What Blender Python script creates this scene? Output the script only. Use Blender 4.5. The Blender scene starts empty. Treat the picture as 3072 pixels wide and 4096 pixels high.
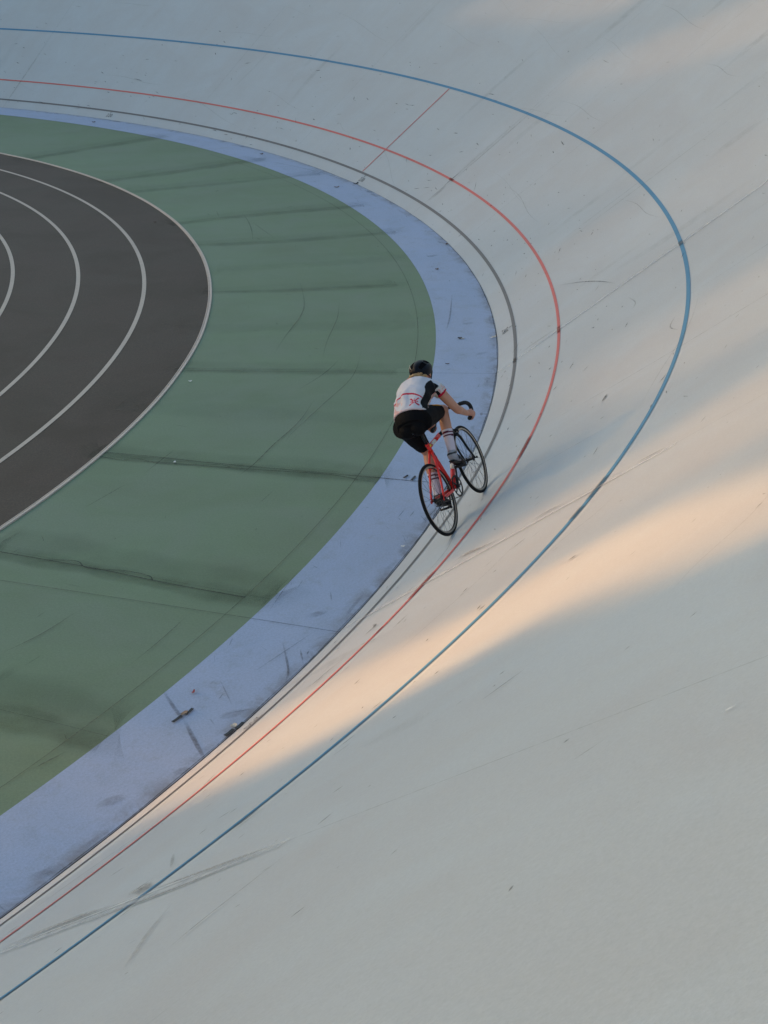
import bpy, bmesh, math, random
import numpy as np
from mathutils import Vector, Matrix, noise as mnoise

random.seed(7)
rng = np.random.default_rng(7)
scene = bpy.context.scene
COL = scene.collection
PI = math.pi

# ------------------------------------------------------------------ helpers
def link(o, parent=None):
    COL.objects.link(o)
    if parent is not None:
        o.parent = parent
    return o

def mesh_obj(name, bm, mats, parent=None, smooth=True):
    me = bpy.data.meshes.new(name)
    bm.normal_update()
    bm.to_mesh(me)
    bm.free()
    for m in (mats if isinstance(mats, (list, tuple)) else [mats]):
        me.materials.append(m)
    if smooth:
        for p in me.polygons:
            p.use_smooth = True
    return link(bpy.data.objects.new(name, me), parent)

def empty(name, mat=None, loc=None):
    o = bpy.data.objects.new(name, None)
    o.empty_display_size = 0.2
    COL.objects.link(o)
    if mat is not None:
        o.matrix_world = mat
    if loc is not None:
        o.location = loc
    return o

def tag(o, label=None, cat=None, group=None, kind=None):
    if label: o['label'] = label
    if cat: o['category'] = cat
    if group: o['group'] = group
    if kind: o['kind'] = kind
    return o

def structure(o, label=None):
    o['kind'] = 'structure'
    if label: o['label'] = label
    return o

# ------------------------------------------------------------------ materials
class NT:
    def __init__(self, name):
        self.m = bpy.data.materials.new(name)
        self.m.use_nodes = True
        self.t = self.m.node_tree
        self.t.nodes.clear()
        self.out = self.t.nodes.new('ShaderNodeOutputMaterial')
    def n(self, typ, **kw):
        nd = self.t.nodes.new(typ)
        for k, v in kw.items():
            if k.startswith('i_'):
                key = k[2:].replace('_', ' ')
                nd.inputs[key].default_value = v
            else:
                setattr(nd, k, v)
        return nd
    def l(self, a, b):
        self.t.links.new(a, b)
    def mix(self, fac, a, b, blend='MIX'):
        nd = self.n('ShaderNodeMix', data_type='RGBA', blend_type=blend)
        for sock, val in ((nd.inputs[0], fac), (nd.inputs[6], a), (nd.inputs[7], b)):
            if hasattr(val, 'links'):
                self.l(val, sock)
            elif isinstance(val, (int, float)):
                sock.default_value = val
            else:
                sock.default_value = (*val, 1) if len(val) == 3 else val
        return nd.outputs[2]
    def math(self, op, a, b=None, clamp=False):
        nd = self.n('ShaderNodeMath', operation=op, use_clamp=clamp)
        for sock, val in ((nd.inputs[0], a), (nd.inputs[1], b)):
            if val is None: continue
            if hasattr(val, 'links'): self.l(val, sock)
            else: sock.default_value = val
        return nd.outputs[0]
    def ramp(self, fac, p0, p1, c0=(0, 0, 0), c1=(1, 1, 1)):
        nd = self.n('ShaderNodeValToRGB')
        self.l(fac, nd.inputs[0])
        e = nd.color_ramp.elements
        e[0].position, e[1].position = p0, p1
        e[0].color, e[1].color = (*c0, 1), (*c1, 1)
        return nd.outputs[0]
    def coords(self, kind='Object', scale=(1, 1, 1), loc=(0, 0, 0), rot=(0, 0, 0)):
        tc = self.n('ShaderNodeTexCoord')
        mp = self.n('ShaderNodeMapping')
        mp.inputs['Scale'].default_value = scale
        mp.inputs['Location'].default_value = loc
        mp.inputs['Rotation'].default_value = rot
        self.l(tc.outputs[kind], mp.inputs[0])
        return mp.outputs[0]
    def noise(self, vec, scale=5.0, detail=4.0, rough=0.55, dist=0.0):
        nd = self.n('ShaderNodeTexNoise')
        nd.inputs['Scale'].default_value = scale
        nd.inputs['Detail'].default_value = detail
        nd.inputs['Roughness'].default_value = rough
        nd.inputs['Distortion'].default_value = dist
        self.l(vec, nd.inputs['Vector'])
        return nd.outputs['Fac']
    def bsdf(self, col, rough=0.6, spec=0.35, metal=0.0, bump=None, bstr=0.1, bdist=0.01):
        b = self.n('ShaderNodeBsdfPrincipled')
        if hasattr(col, 'links'): self.l(col, b.inputs['Base Color'])
        else: b.inputs['Base Color'].default_value = (*col, 1)
        if hasattr(rough, 'links'): self.l(rough, b.inputs['Roughness'])
        else: b.inputs['Roughness'].default_value = rough
        b.inputs['Specular IOR Level'].default_value = spec
        b.inputs['Metallic'].default_value = metal
        if bump is not None:
            bp = self.n('ShaderNodeBump')
            bp.inputs['Strength'].default_value = bstr
            bp.inputs['Distance'].default_value = bdist
            self.l(bump, bp.inputs['Height'])
            self.l(bp.outputs[0], b.inputs['Normal'])
        return b
    def done(self, b):
        self.l(b.outputs[0], self.out.inputs[0])
        return self.m

def simple(name, col, rough=0.5, spec=0.4, metal=0.0, var=0.12, scale=14.0):
    t = NT(name)
    v = t.coords('Object')
    nz = t.noise(v, scale, 4)
    c = t.mix(nz, tuple(max(0, x * (1 - var)) for x in col), tuple(min(1, x * (1 + var)) for x in col))
    return t.done(t.bsdf(c, rough, spec, metal))

def painted_concrete(name, col, stain, uv=True, streak=(1.6, 0.22, 1), amt=0.35, dirt=None, fine=0.085, tint=None, tint_amt=0.0):
    """painted concrete with long soft weather streaks, blotches, fine grain"""
    t = NT(name)
    tint = tint or col
    kind = 'UV' if uv else 'Object'
    v1 = t.coords(kind, streak)
    s1 = t.noise(v1, 1.0, 5, 0.6, 0.4)
    v2 = t.coords(kind)
    s2 = t.noise(v2, 0.55, 6, 0.6, 0.2)
    s3 = t.noise(v2, 9.0, 6, 0.7)
    s4 = t.noise(v2, 140.0, 3, 0.7)
    a = t.ramp(s1, 0.40, 0.72)
    b = t.ramp(s2, 0.38, 0.70)
    f = t.math('MULTIPLY', t.math('ADD', t.math('MULTIPLY', a, 0.6), t.math('MULTIPLY', b, 0.4)), amt, True)
    c = t.mix(f, col, stain)
    g = t.ramp(s3, 0.35, 0.72)
    c = t.mix(t.math('MULTIPLY', g, 0.13), c, tuple(x * 0.74 for x in col))
    s5 = t.noise(t.coords(kind, (1, 1, 1), (7.3, 2.1, 0)), 0.8, 5, 0.65, 0.6)
    c = t.mix(t.math('MULTIPLY', t.ramp(s5, 0.42, 0.72), tint_amt), c, tint)
    g4 = t.ramp(s4, 0.25, 0.75, (1 - fine,) * 3, (1 + fine,) * 3)
    c = t.mix(1.0, c, g4, 'MULTIPLY')
    s6 = t.noise(v2, 48.0, 4, 0.75)
    g6 = t.ramp(s6, 0.28, 0.72, (1 - fine * 1.1,) * 3, (1 + fine * 1.1,) * 3)
    c = t.mix(1.0, c, g6, 'MULTIPLY')
    # tiny dark specks
    vo = t.n('ShaderNodeTexVoronoi', i_Scale=2.3)
    t.l(v2, vo.inputs['Vector'])
    sp = t.ramp(vo.outputs['Distance'], 0.012, 0.020, (1, 1, 1), (0, 0, 0))
    c = t.mix(t.math('MULTIPLY', sp, 0.55), c, (0.06, 0.055, 0.05))
    if dirt is not None:
        c = dirt(t, c, v2)
    return t.done(t.bsdf(c, 0.62, 0.28, 0, s4, 0.15, 0.004))

def mark_mat(name, col, strength=0.6, nscale=18.0, lo=0.3, hi=0.6, rough=0.7):
    """thin worn mark: vertex 'fade' x noise -> cover"""
    t = NT(name)
    at = t.n('ShaderNodeAttribute', attribute_name='fade')
    nz = t.noise(t.coords('Object'), nscale, 5, 0.65)
    r = t.ramp(nz, lo, hi)
    f = t.math('MULTIPLY', t.math('MULTIPLY', at.outputs['Fac'], r), strength, True)
    b = t.bsdf(col, rough, 0.2)
    tr = t.n('ShaderNodeBsdfTransparent')
    mx = t.n('ShaderNodeMixShader')
    t.l(f, mx.inputs[0]); t.l(tr.outputs[0], mx.inputs[1]); t.l(b.outputs[0], mx.inputs[2])
    t.l(mx.outputs[0], t.out.inputs[0])
    return t.m

def line_mat(name, col, wear=(0.5, 0.5, 0.48), amt=0.5, uv=True):
    t = NT(name)
    v = t.coords('Object')
    w = t.ramp(t.noise(v, 26.0, 6, 0.7), 0.56, 0.72)
    w2 = t.noise(v, 1.2, 4, 0.6)
    c = t.mix(w2, tuple(x * 0.86 for x in col), tuple(min(1, x * 1.12) for x in col))
    c = t.mix(t.math('MULTIPLY', w, amt), c, wear)
    return t.done(t.bsdf(c, 0.55, 0.3))

# albedo colours
GREY = (0.440, 0.490, 0.524)
M_track = painted_concrete('track_paint', GREY, (0.410, 0.425, 0.425), True, (1.5, 0.16, 1), 0.55, fine=0.06, tint=(0.405, 0.418, 0.432), tint_amt=0.65)
def green_dirt(t, c, v):
    n1 = t.noise(v, 0.9, 5, 0.6, 0.5)
    return t.mix(t.math('MULTIPLY', t.ramp(n1, 0.45, 0.75), 0.35), c, (0.195, 0.265, 0.185))
M_green = painted_concrete('green_paint', (0.182, 0.260, 0.155), (0.158, 0.208, 0.125), False, (0.5, 1.3, 1), 0.8, green_dirt, 0.13, (0.205, 0.255, 0.190), 0.6)
def blue_dirt(t, c, v):
    n1 = t.noise(v, 3.2, 6, 0.7, 0.6)
    n2 = t.noise(v, 16.0, 5, 0.7, 0.2)
    f = t.math('MULTIPLY', t.ramp(n1, 0.50, 0.74), t.ramp(n2, 0.35, 0.7))
    c = t.mix(t.math('MULTIPLY', f, 0.5), c, (0.21, 0.215, 0.19))
    # grime gathers along the outer edge (UV v -> 0)
    uv = t.n('ShaderNodeTexCoord')
    sep = t.n('ShaderNodeSeparateXYZ'); t.l(uv.outputs['UV'], sep.inputs[0])
    e = t.ramp(sep.outputs[1], 0.0, 0.16, (1, 1, 1), (0, 0, 0))
    f2 = t.math('MULTIPLY', t.math('MULTIPLY', e, t.ramp(n1, 0.40, 0.62)), 0.6)
    return t.mix(f2, c, (0.17, 0.14, 0.115))
M_blue = painted_concrete('blue_band_paint', (0.365, 0.445, 0.605), (0.305, 0.375, 0.48), True, (1.0, 3.0, 1), 0.6, blue_dirt, 0.12, (0.40, 0.455, 0.58), 0.5)
def asph_dirt(t, c, v):
    n1 = t.noise(v, 0.7, 5, 0.6, 0.6)
    return t.mix(t.math('MULTIPLY', t.ramp(n1, 0.46, 0.68), 0.6), c, (0.056, 0.038, 0.021))
M_asph = painted_concrete('dark_asphalt', (0.086, 0.059, 0.041), (0.070, 0.047, 0.030), False, (0.6, 0.9, 1), 0.6, asph_dirt, 0.30, (0.080, 0.064, 0.044), 0.6)
M_lane = line_mat('lane_line_paint', (0.56, 0.465, 0.375), (0.16, 0.13, 0.10), 0.5)
M_kerb = line_mat('kerb_concrete', (0.60, 0.50, 0.415), (0.22, 0.18, 0.14), 0.7)
M_lblue = line_mat('blue_line_paint', (0.052, 0.205, 0.365), (0.20, 0.30, 0.38), 0.45)
M_lred = line_mat('red_line_paint', (0.52, 0.122, 0.112), (0.52, 0.33, 0.30), 0.6)
M_lblack = line_mat('dark_line_paint', (0.125, 0.130, 0.138), (0.27, 0.27, 0.27), 0.5)
M_digit = line_mat('stencil_paint', (0.035, 0.037, 0.040), (0.20, 0.20, 0.19), 0.35)
M_ground = painted_concrete('outer_ground', (0.10, 0.12, 0.07), (0.14, 0.12, 0.08), False, (0.2, 0.2, 1), 0.8)
M_walk = painted_concrete('walkway_concrete', (0.36, 0.35, 0.33), (0.28, 0.27, 0.25), True)

M_scuff = mark_mat('rubber_scuff', (0.065, 0.062, 0.062), 0.9, 22, 0.25, 0.55)
M_scuff_soft = mark_mat('soft_grime', (0.20, 0.185, 0.17), 0.55, 7, 0.30, 0.75)
M_joint_dark = mark_mat('joint_crack', (0.055, 0.05, 0.045), 0.85, 30, 0.2, 0.5)
M_joint_faint = mark_mat('joint_faint', (0.16, 0.15, 0.135), 0.62, 12, 0.30, 0.62)
M_joint_pale = mark_mat('joint_pale', (0.63, 0.675, 0.70), 0.62, 6, 0.15, 0.6)
M_joint_grey = mark_mat('joint_grey', (0.30, 0.29, 0.27), 0.72, 40, 0.2, 0.55)
M_damp = mark_mat('damp_stain', (0.075, 0.105, 0.060), 0.50, 2.2, 0.15, 0.8)
M_redarm = mark_mat('red_dark_patch', (0.22, 0.05, 0.045), 0.75, 30, 0.1, 0.4)
M_whitefleck = mark_mat('pale_scrape', (0.75, 0.76, 0.75), 0.7, 20, 0.2, 0.5)

# ------------------------------------------------------------------ track geometry (metres)
KN = np.linspace(-6, 55, 12)
KV = np.array([0.03934, 0.041327, 0.042912, 0.048262, 0.048551, 0.046253, 0.045918, 0.044798, 0.043644, 0.042499, 0.041356, 0.040213])
BN = np.linspace(0, 45, 5)
BV = np.array([0.654438, 0.629075, 0.624707, 0.621137, 0.640924])
X0, Y0, TH0 = -3.0420944, 6.8419084, 0.9254396
D_BLACK, D_RED, D_BLUE, W_APRON, W_TRACK = 0.26996, 0.92222, 2.68614, 0.81033, 7.72
CIRC = (-19.355276, 20.139909); R_KERB, R_L1, LANE = 16.967994, 16.967994 - 1.003161, 0.991249

def hermite(x, kx, ky):
    m = np.gradient(ky, kx)
    xc = np.clip(x, kx[0], kx[-1])
    i = np.clip(np.searchsorted(kx, xc) - 1, 0, len(kx) - 2)
    h = kx[i + 1] - kx[i]; t = (xc - kx[i]) / h
    return (2*t**3-3*t**2+1)*ky[i] + (t**3-2*t**2+t)*h*m[i] + (-2*t**3+3*t**2)*ky[i+1] + (t**3-t**2)*h*m[i+1]

SS = np.linspace(-20., 110., 521)
_k = hermite(SS, KN, KV)
_ds = SS[1] - SS[0]
_i0 = int(np.argmin(abs(SS)))
_th = np.concatenate([[0], np.cumsum((_k[1:] + _k[:-1]) / 2 * _ds)])
_th = _th - _th[_i0] + TH0
_cx, _sx = np.cos(_th), np.sin(_th)
_x = np.concatenate([[0], np.cumsum((_cx[1:] + _cx[:-1]) / 2 * _ds)])
_y = np.concatenate([[0], np.cumsum((_sx[1:] + _sx[:-1]) / 2 * _ds)])
_x += X0 - _x[_i0]; _y += Y0 - _y[_i0]
_b = hermite(SS, BN, BV)

def bank(s, d, lift=0.0):
    """point of the banked track: s along the inner edge, d up the slope"""
    x, y = np.interp(s, SS, _x), np.interp(s, SS, _y)
    th, b = np.interp(s, SS, _th), np.interp(s, SS, _b)
    n = (math.sin(th), -math.cos(th))
    c, sn = math.cos(b), math.sin(b)
    return Vector((x + n[0] * (d * c - lift * sn), y + n[1] * (d * c - lift * sn), d * sn + lift * c))

def flat(p, lift=0.0):
    return Vector((p[0], p[1], lift))

def grid_sheet(name, mat, svals, dvals, fn, uvfn):
    bm = bmesh.new()
    uvl = bm.loops.layers.uv.new('UVMap')
    V = [[bm.verts.new(fn(s, d)) for d in dvals] for s in svals]
    for i in range(len(svals) - 1):
        for j in range(len(dvals) - 1):
            f = bm.faces.new((V[i][j], V[i][j+1], V[i+1][j+1], V[i+1][j]))
            for lp, (a, c) in zip(f.loops, ((i, j), (i, j+1), (i+1, j+1), (i+1, j))):
                lp[uvl].uv = uvfn(svals[a], dvals[c])
    bmesh.ops.recalc_face_normals(bm, faces=bm.faces)
    if sum(f.normal.z for f in bm.faces) < 0:
        bmesh.ops.reverse_faces(bm, faces=bm.faces)
    return mesh_obj(name, bm, mat)

S_ALL = np.arange(-15, 64.01, 0.25)
structure(grid_sheet('track_surface', M_track, S_ALL, np.linspace(0, W_TRACK, 24), lambda s, d: bank(s, d), lambda s, d: (s, d)),
          'pale grey painted concrete banking of the cycling track curving round the green infield')
# walkway and bank behind the top edge
def top_out(s, e, dz):
    a = bank(s, W_TRACK); th = np.interp(s, SS, _th)
    return Vector((a.x + math.sin(th) * e, a.y - math.cos(th) * e, a.z + dz))
prof = [(0.004, 0.0), (0.004, -0.03), (1.4, -0.03), (1.4, -0.25), (9.0, -5.1)]
structure(grid_sheet('top_walkway', M_walk, np.arange(-15, 64.01, 1.0), list(range(len(prof))),
                     lambda s, j: top_out(s, *prof[int(j)]), lambda s, j: (s, j * 1.0)))

# inner edge polygon -> green infield (one sheet), plus ground under everything
def edge_pt(s, off, z):
    x, y, th = np.interp(s, SS, _x), np.interp(s, SS, _y), np.interp(s, SS, _th)
    return Vector((x - math.sin(th) * off, y + math.cos(th) * off, z))
bm = bmesh.new()
pts = [edge_pt(s, 0.02, 0.0) for s in np.arange(-15, 64.01, 0.5)]
far = Vector((-math.cos(0.62), -math.sin(0.62), 0)) * 46
pts += [pts[-1] + far, pts[0] + far]
f = bm.faces.new([bm.verts.new(p) for p in pts])
bmesh.ops.triangulate(bm, faces=bm.faces[:])
bmesh.ops.recalc_face_normals(bm, faces=bm.faces)
if sum(f.normal.z for f in bm.faces) < 0: bmesh.ops.reverse_faces(bm, faces=bm.faces)
structure(mesh_obj('green_infield', bm, M_green, smooth=False), 'matt green painted infield with dark joint stains')

structure(grid_sheet('blue_band', M_blue, S_ALL, [0.004, 0.2, 0.4, 0.6, W_APRON],
                     lambda s, d: edge_pt(s, d, 0.004), lambda s, d: (s, d)), 'pale blue painted band along the inner edge of the banking')

bm = bmesh.new()
bmesh.ops.create_grid(bm, x_segments=8, y_segments=8, size=400)
bmesh.ops.translate(bm, verts=bm.verts, vec=(0, 0, -0.06))
structure(mesh_obj('ground', bm, M_ground, smooth=False))

# the asphalt running track in the middle: disc + straight part
def ring(name, mat, r0, r1, z, closed_far=True, seg=360):
    bm = bmesh.new()
    d = Vector((-math.cos(0.62), -math.sin(0.62), 0)); n = Vector((math.sin(0.62), -math.cos(0.62), 0))
    ctr = Vector((CIRC[0], CIRC[1], z))
    inner, outer = [], []
    a0 = math.atan2(n.y, n.x)
    angs = [a0 + PI * i / seg for i in range(seg + 1)]
    for r, lst in ((r0, inner), (r1, outer)):
        lst.append(ctr + n * r + d * 45)
        lst += [ctr + Vector((math.cos(a), math.sin(a), 0)) * r for a in angs]
        lst.append(ctr - n * r + d * 45)
    vi = [bm.verts.new(p) for p in inner]; vo = [bm.verts.new(p) for p in outer]
    for i in range(len(vi) - 1):
        bm.faces.new((vi[i], vo[i], vo[i+1], vi[i+1]))
    bmesh.ops.recalc_face_normals(bm, faces=bm.faces)
    if sum(f.normal.z for f in bm.faces) < 0: bmesh.ops.reverse_faces(bm, faces=bm.faces)
    return mesh_obj(name, bm, mat, smooth=False)
structure(ring('asphalt_track', M_asph, 0.5, R_KERB - 0.03, 0.004), 'dark grey asphalt running track in the middle of the infield')
for i in range(4):
    r = R_L1 - LANE * i
    structure(ring('lane_line', M_lane, r - 0.030, r + 0.030, 0.008))

# kerb: low rounded concrete strip with a groove
bm = bmesh.new()
kp = [(-0.054, 0.0), (-0.054, 0.010), (-0.051, 0.013), (-0.042, 0.013), (-0.040, 0.005), (-0.033, 0.005), (-0.030, 0.014), (-0.006, 0.016), (0.0, 0.013), (0.0, 0.0)]
d = Vector((-math.cos(0.62), -math.sin(0.62), 0)); n = Vector((math.sin(0.62), -math.cos(0.62), 0))
a0 = math.atan2(n.y, n.x)
rings = []
for i in range(-1, 362):
    ctr = Vector((CIRC[0], CIRC[1], 0)); wob = 0.006 * mnoise.noise(Vector((i * 0.11, 0, 0)))
    for (o_, z_) in ():
        pass
    if i == -1: c_, dirv = ctr + d * 45, n
    elif i == 361: c_, dirv = ctr + d * 45, -n
    else:
        a = a0 + PI * i / 360; c_, dirv = ctr, Vector((math.cos(a), math.sin(a), 0))
    rings.append([bm.verts.new(c_ + dirv * (R_KERB + o_ + wob) + Vector((0, 0, z_))) for o_, z_ in kp])
for A, B in zip(rings[:-1], rings[1:]):
    for j in range(len(kp) - 1):
        bm.faces.new((A[j], A[j+1], B[j+1], B[j]))
bmesh.ops.recalc_face_normals(bm, faces=bm.faces)
structure(mesh_obj('kerb', bm, M_kerb, smooth=False), 'low pale concrete kerb between asphalt and green infield')

# painted lines on the banking
def bank_line(name, mat, dc, w, s0=-15, s1=64):
    return structure(grid_sheet(name, mat, np.arange(s0, s1 + 0.01, 0.2), [dc - w/2, dc + w/2],
                                lambda s, d_: bank(s, d_, 0.004), lambda s, d_: (s, d_)))
bank_line('blue_line', M_lblue, D_BLUE, 0.052)
bank_line('red_line', M_lred, D_RED, 0.042)
bank_line('black_line', M_lblack, D_BLACK, 0.048)
# thin red cross line
structure(grid_sheet('cross_line', M_lred, [23.61, 23.636], np.linspace(D_BLACK + 0.03, D_BLUE - 0.03, 14),
                     lambda s, d_: bank(s + 0.02 * (d_ - 0.3), d_, 0.005), lambda s, d_: (s, d_)))

# distance marks: tick + stencilled number
def distance_mark(text, s_tick, s_text, d0=0.085, d1=0.184, w=0.178):
    if text:
        cu = bpy.data.curves.new('txt', 'FONT'); cu.body = text; cu.size = 1.0; cu.resolution_u = 4; cu.offset = -0.004; cu.space_character = 1.15
        to = bpy.data.objects.new('txt', cu); COL.objects.link(to)
        bpy.context.view_layer.update()
        dg = bpy.context.evaluated_depsgraph_get()
        me = bpy.data.meshes.new_from_object(to.evaluated_get(dg))
        co = np.array([v.co[:] for v in me.vertices])
        mn, mx = co.min(0), co.max(0)
        bm = bmesh.new(); bm.from_mesh(me)
        for v in bm.verts:
            u = (v.co.x - mn[0]) / (mx[0] - mn[0]); t_ = (v.co.y - mn[1]) / (mx[1] - mn[1])
            v.co = bank(s_text - u * w, d0 + (d1 - d0) * t_, 0.005)
        bpy.data.objects.remove(to)
        structure(mesh_obj('distance_number', bm, M_digit, smooth=False))
    structure(grid_sheet('distance_tick', M_digit, [s_tick - 0.006, s_tick + 0.006], [0.198 if text != '250' else 0.205, D_BLACK - 0.02],
                         lambda s, d_: bank(s, d_, 0.0055), lambda s, d_: (s, d_)))
distance_mark('210', 43.19, 43.26)
distance_mark('220', 33.29, 33.36)
distance_mark('230', 23.39, 23.46)
distance_mark('240', 13.497, 13.572)
distance_mark('250', 3.50, 3.586, 0.166, 0.243, 0.20)
for s in (38.24, 28.33, 18.43, 8.54):
    distance_mark('', s, 0)

# ------------------------------------------------------------------ worn marks (thin sheets)
class Marks:
    def __init__(self, name, mat):
        self.name, self.mat = name, mat
        self.v, self.f, self.a = [], [], []
    def ribbon(self, pts, width, up, soft=True, ends=True, strength=1.0, taper=True):
        """pts: world points, up: normals; soft ribbon with fading border"""
        n = len(pts)
        prof = ((-0.5, 0.0), (-0.43, 1.0), (0.43, 1.0), (0.5, 0.0)) if soft == 'flat' else ((-0.5, 0.0), (-0.30, 0.85), (0, 1.0), (0.30, 0.85), (0.5, 0.0)) if soft else ((-0.5, 1.0), (0.5, 1.0))
        base = len(self.v); m = len(prof)
        for i, p in enumerate(pts):
            a = pts[max(i - 1, 0)]; b = pts[min(i + 1, n - 1)]
            t = (b - a).normalized(); lat = t.cross(up[i]).normalized()
            e = 1.0
            if ends: e = min(1.0, 3.0 * min(i, n - 1 - i) / max(n - 1, 1) + (0.0 if taper else 0.5))
            w = width[i] if hasattr(width, '__len__') else width
            for o_, al in prof:
                self.v.append(p + lat * (o_ * w * (0.5 + 0.5 * e if ends and taper else 1)))
                self.a.append(al * e * strength)
        for i in range(n - 1):
            for j in range(m - 1):
                k = base + i * m + j
                self.f.append((k, k + 1, k + m + 1, k + m))
    def build(self):
        me = bpy.data.meshes.new(self.name)
        me.from_pydata([tuple(p) for p in self.v], [], self.f)
        at = me.attributes.new('fade', 'FLOAT', 'POINT')
        at.data.foreach_set('value', self.a)
        me.materials.append(self.mat)
        for p in me.polygons: p.use_smooth = True
        return structure(link(bpy.data.objects.new(self.name, me)))

def densify(pts, n):
    """Catmull-Rom through 2-D points"""
    P = [np.array(p, float) for p in pts]
    if len(P) == 2:
        return [P[0] + (P[1] - P[0]) * i / (n - 1) for i in range(n)]
    Q = [2 * P[0] - P[1]] + P + [2 * P[-1] - P[-2]]
    out = []
    for k in range(n):
        u = k / (n - 1) * (len(P) - 1); i = min(int(u), len(P) - 2); t = u - i
        a, b, c, d_ = Q[i], Q[i+1], Q[i+2], Q[i+3]
        out.append(0.5 * ((2*b) + (-a + c) * t + (2*a - 5*b + 4*c - d_) * t**2 + (-a + 3*b - 3*c + d_) * t**3))
    return out
def bank_ribbon(mk, sd, width, lift, n=12, **kw):
    P = densify(sd, n)
    pts = [bank(p[0], p[1], lift) for p in P]
    up = [(bank(p[0], p[1], 1.0) - bank(p[0], p[1], 0.0)).normalized() for p in P]
    mk.ribbon(pts, width, up, **kw)
UPZ = Vector((0, 0, 1))
def flat_ribbon(mk, xy, width, lift=0.009, n=14, **kw):
    P = densify(xy, n)
    mk.ribbon([Vector((p[0], p[1], lift)) for p in P], width, [UPZ] * len(P), **kw)

mk_scuff = Marks('tyre_scuffs', M_scuff)
mk_soft = Marks('soft_stains', M_scuff_soft)
mk_crack = Marks('joint_cracks', M_joint_dark)
mk_faint = Marks('faint_joints', M_joint_faint)
mk_pale = Marks('joint_filler', M_joint_pale)
mk_grey = Marks('joint_edges', M_joint_grey)
mk_damp = Marks('damp_stains', M_damp)
mk_red = Marks('line_dark_patches', M_redarm)
mk_fleck = Marks('pale_scrapes', M_whitefleck)

# expansion joints of the banking: (s, filler d0, d1, crack d1)
def joint(s, f0, f1, hi, w=0.055, filler=True, slope=0.0):
    ln = lambda a, b, off=0.0: [(s + off + slope * (a + (b - a) * i / 6), a + (b - a) * i / 6) for i in range(7)]
    bank_ribbon(mk_faint, ln(0.01, hi), 0.0065, 0.0100, 24, soft=False, ends=False, strength=0.52)
    bank_ribbon(mk_faint, ln(hi * 0.99, hi), 0.004, 0.0100, 4, soft=False, ends=False, strength=0.1)
    if filler:
        bank_ribbon(mk_pale, ln(f0, f1), w, 0.0070, 20, soft='flat', strength=0.8, taper=False)
        bank_ribbon(mk_grey, ln(f0, f1, w * 0.55), 0.011, 0.0085, 24, soft=True, strength=0.7)
        bank_ribbon(mk_grey, ln(f0 + 0.2, f1 - 0.1, -w * 0.55), 0.010, 0.0085, 24, soft=True, strength=0.6)
joint(0.20, 0.55, 3.9, 7.6, 0.085)
bank_ribbon(mk_crack, [(0.215, 1.0), (0.205, 2.2), (0.205, 3.45)], 0.0065, 0.0105, 20, soft=False, strength=0.8)
bank_ribbon(mk_grey, [(0.27, 1.2), (0.30, 1.7), (0.29, 2.1), (0.26, 2.45)], [0.03, 0.07, 0.09, 0.07, 0.05, 0.06, 0.08, 0.07, 0.05, 0.03, 0.02, 0.02], 0.0078, 12, strength=0.8)
bank_ribbon(mk_grey, [(0.36, 2.38), (0.38, 2.48), (0.34, 2.58), (0.28, 2.66)], 0.11, 0.0079, 8, strength=0.75)
bank_ribbon(mk_grey, [(0.27, 2.7), (0.25, 3.1), (0.235, 3.5), (0.22, 3.86)], 0.04, 0.0078, 12, strength=0.9)
bank_ribbon(mk_grey, [(0.135, 2.2), (0.14, 2.8), (0.15, 3.3), (0.19, 3.75)], 0.026, 0.0078, 12, strength=0.9)
joint(5.20, 0.02, 3.4, 4.3, 0.058, slope=0.045)
bank_ribbon(mk_grey, [(5.46, 1.15), (5.50, 1.27), (5.44, 1.45), (5.37, 1.72)], [0.02, 0.05, 0.08, 0.09, 0.08, 0.07, 0.05, 0.04, 0.03, 0.02], 0.0078, 10, strength=0.9)
bank_ribbon(mk_grey, [(5.41, 2.0), (5.43, 2.15), (5.41, 2.33)], 0.04, 0.0078, 8, strength=0.7)
bank_ribbon(mk_grey, [(5.43, 3.0), (5.42, 3.15), (5.40, 3.3)], 0.035, 0.0078, 8, strength=0.7)
joint(12.00, -0.02, 4.6, 7.0, 0.072, slope=0.10)
bank_ribbon(mk_grey, [(12.16, 0.35), (12.2, 0.6), (12.19, 0.9)], 0.06, 0.0078, 8, strength=0.35)
joint(20.62, 0.1, 2.2, 7.0, 0.03, filler=False, slope=0.03)
bank_ribbon(mk_faint, [(20.56, 0.4), (20.58, 1.8), (20.62, 3.5)], 0.009, 0.0100, 14, soft=False)
bank_ribbon(mk_crack, [(20.66, 0.72), (20.655, 0.95), (20.65, 1.12)], 0.02, 0.0105, 8)
bank_ribbon(mk_soft, [(20.62, 0.35), (20.60, 0.6), (20.63, 0.8)], 0.12, 0.0078, 8, strength=0.8)
joint(26.44, 0, 0, 7.0, filler=False, slope=0.03)
joint(36.80, 0, 0, 7.0, filler=False, slope=0.01)
bank_ribbon(mk_soft, [(36.80, 0.1), (36.8, 1.0), (36.8, 2.5)], 0.06, 0.0078, 10, strength=0.5)
joint(18.15, 0, 0, 6.5, filler=False, slope=0.025)
bank_ribbon(mk_faint, [(15.2, 1.0), (15.25, 3.0), (15.3, 4.6)], 0.010, 0.0100, 14, soft=False, strength=0.7)
bank_ribbon(mk_faint, [(15.36, 1.0), (15.40, 2.2), (15.45, 3.4)], 0.010, 0.0100, 14, soft=False, strength=0.6)
bank_ribbon(mk_faint, [(8.8, 0.7), (8.6, 1.9), (8.56, 3.7), (8.6, 5.5)], 0.010, 0.0100, 16, soft=False, strength=0.7)
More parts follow.
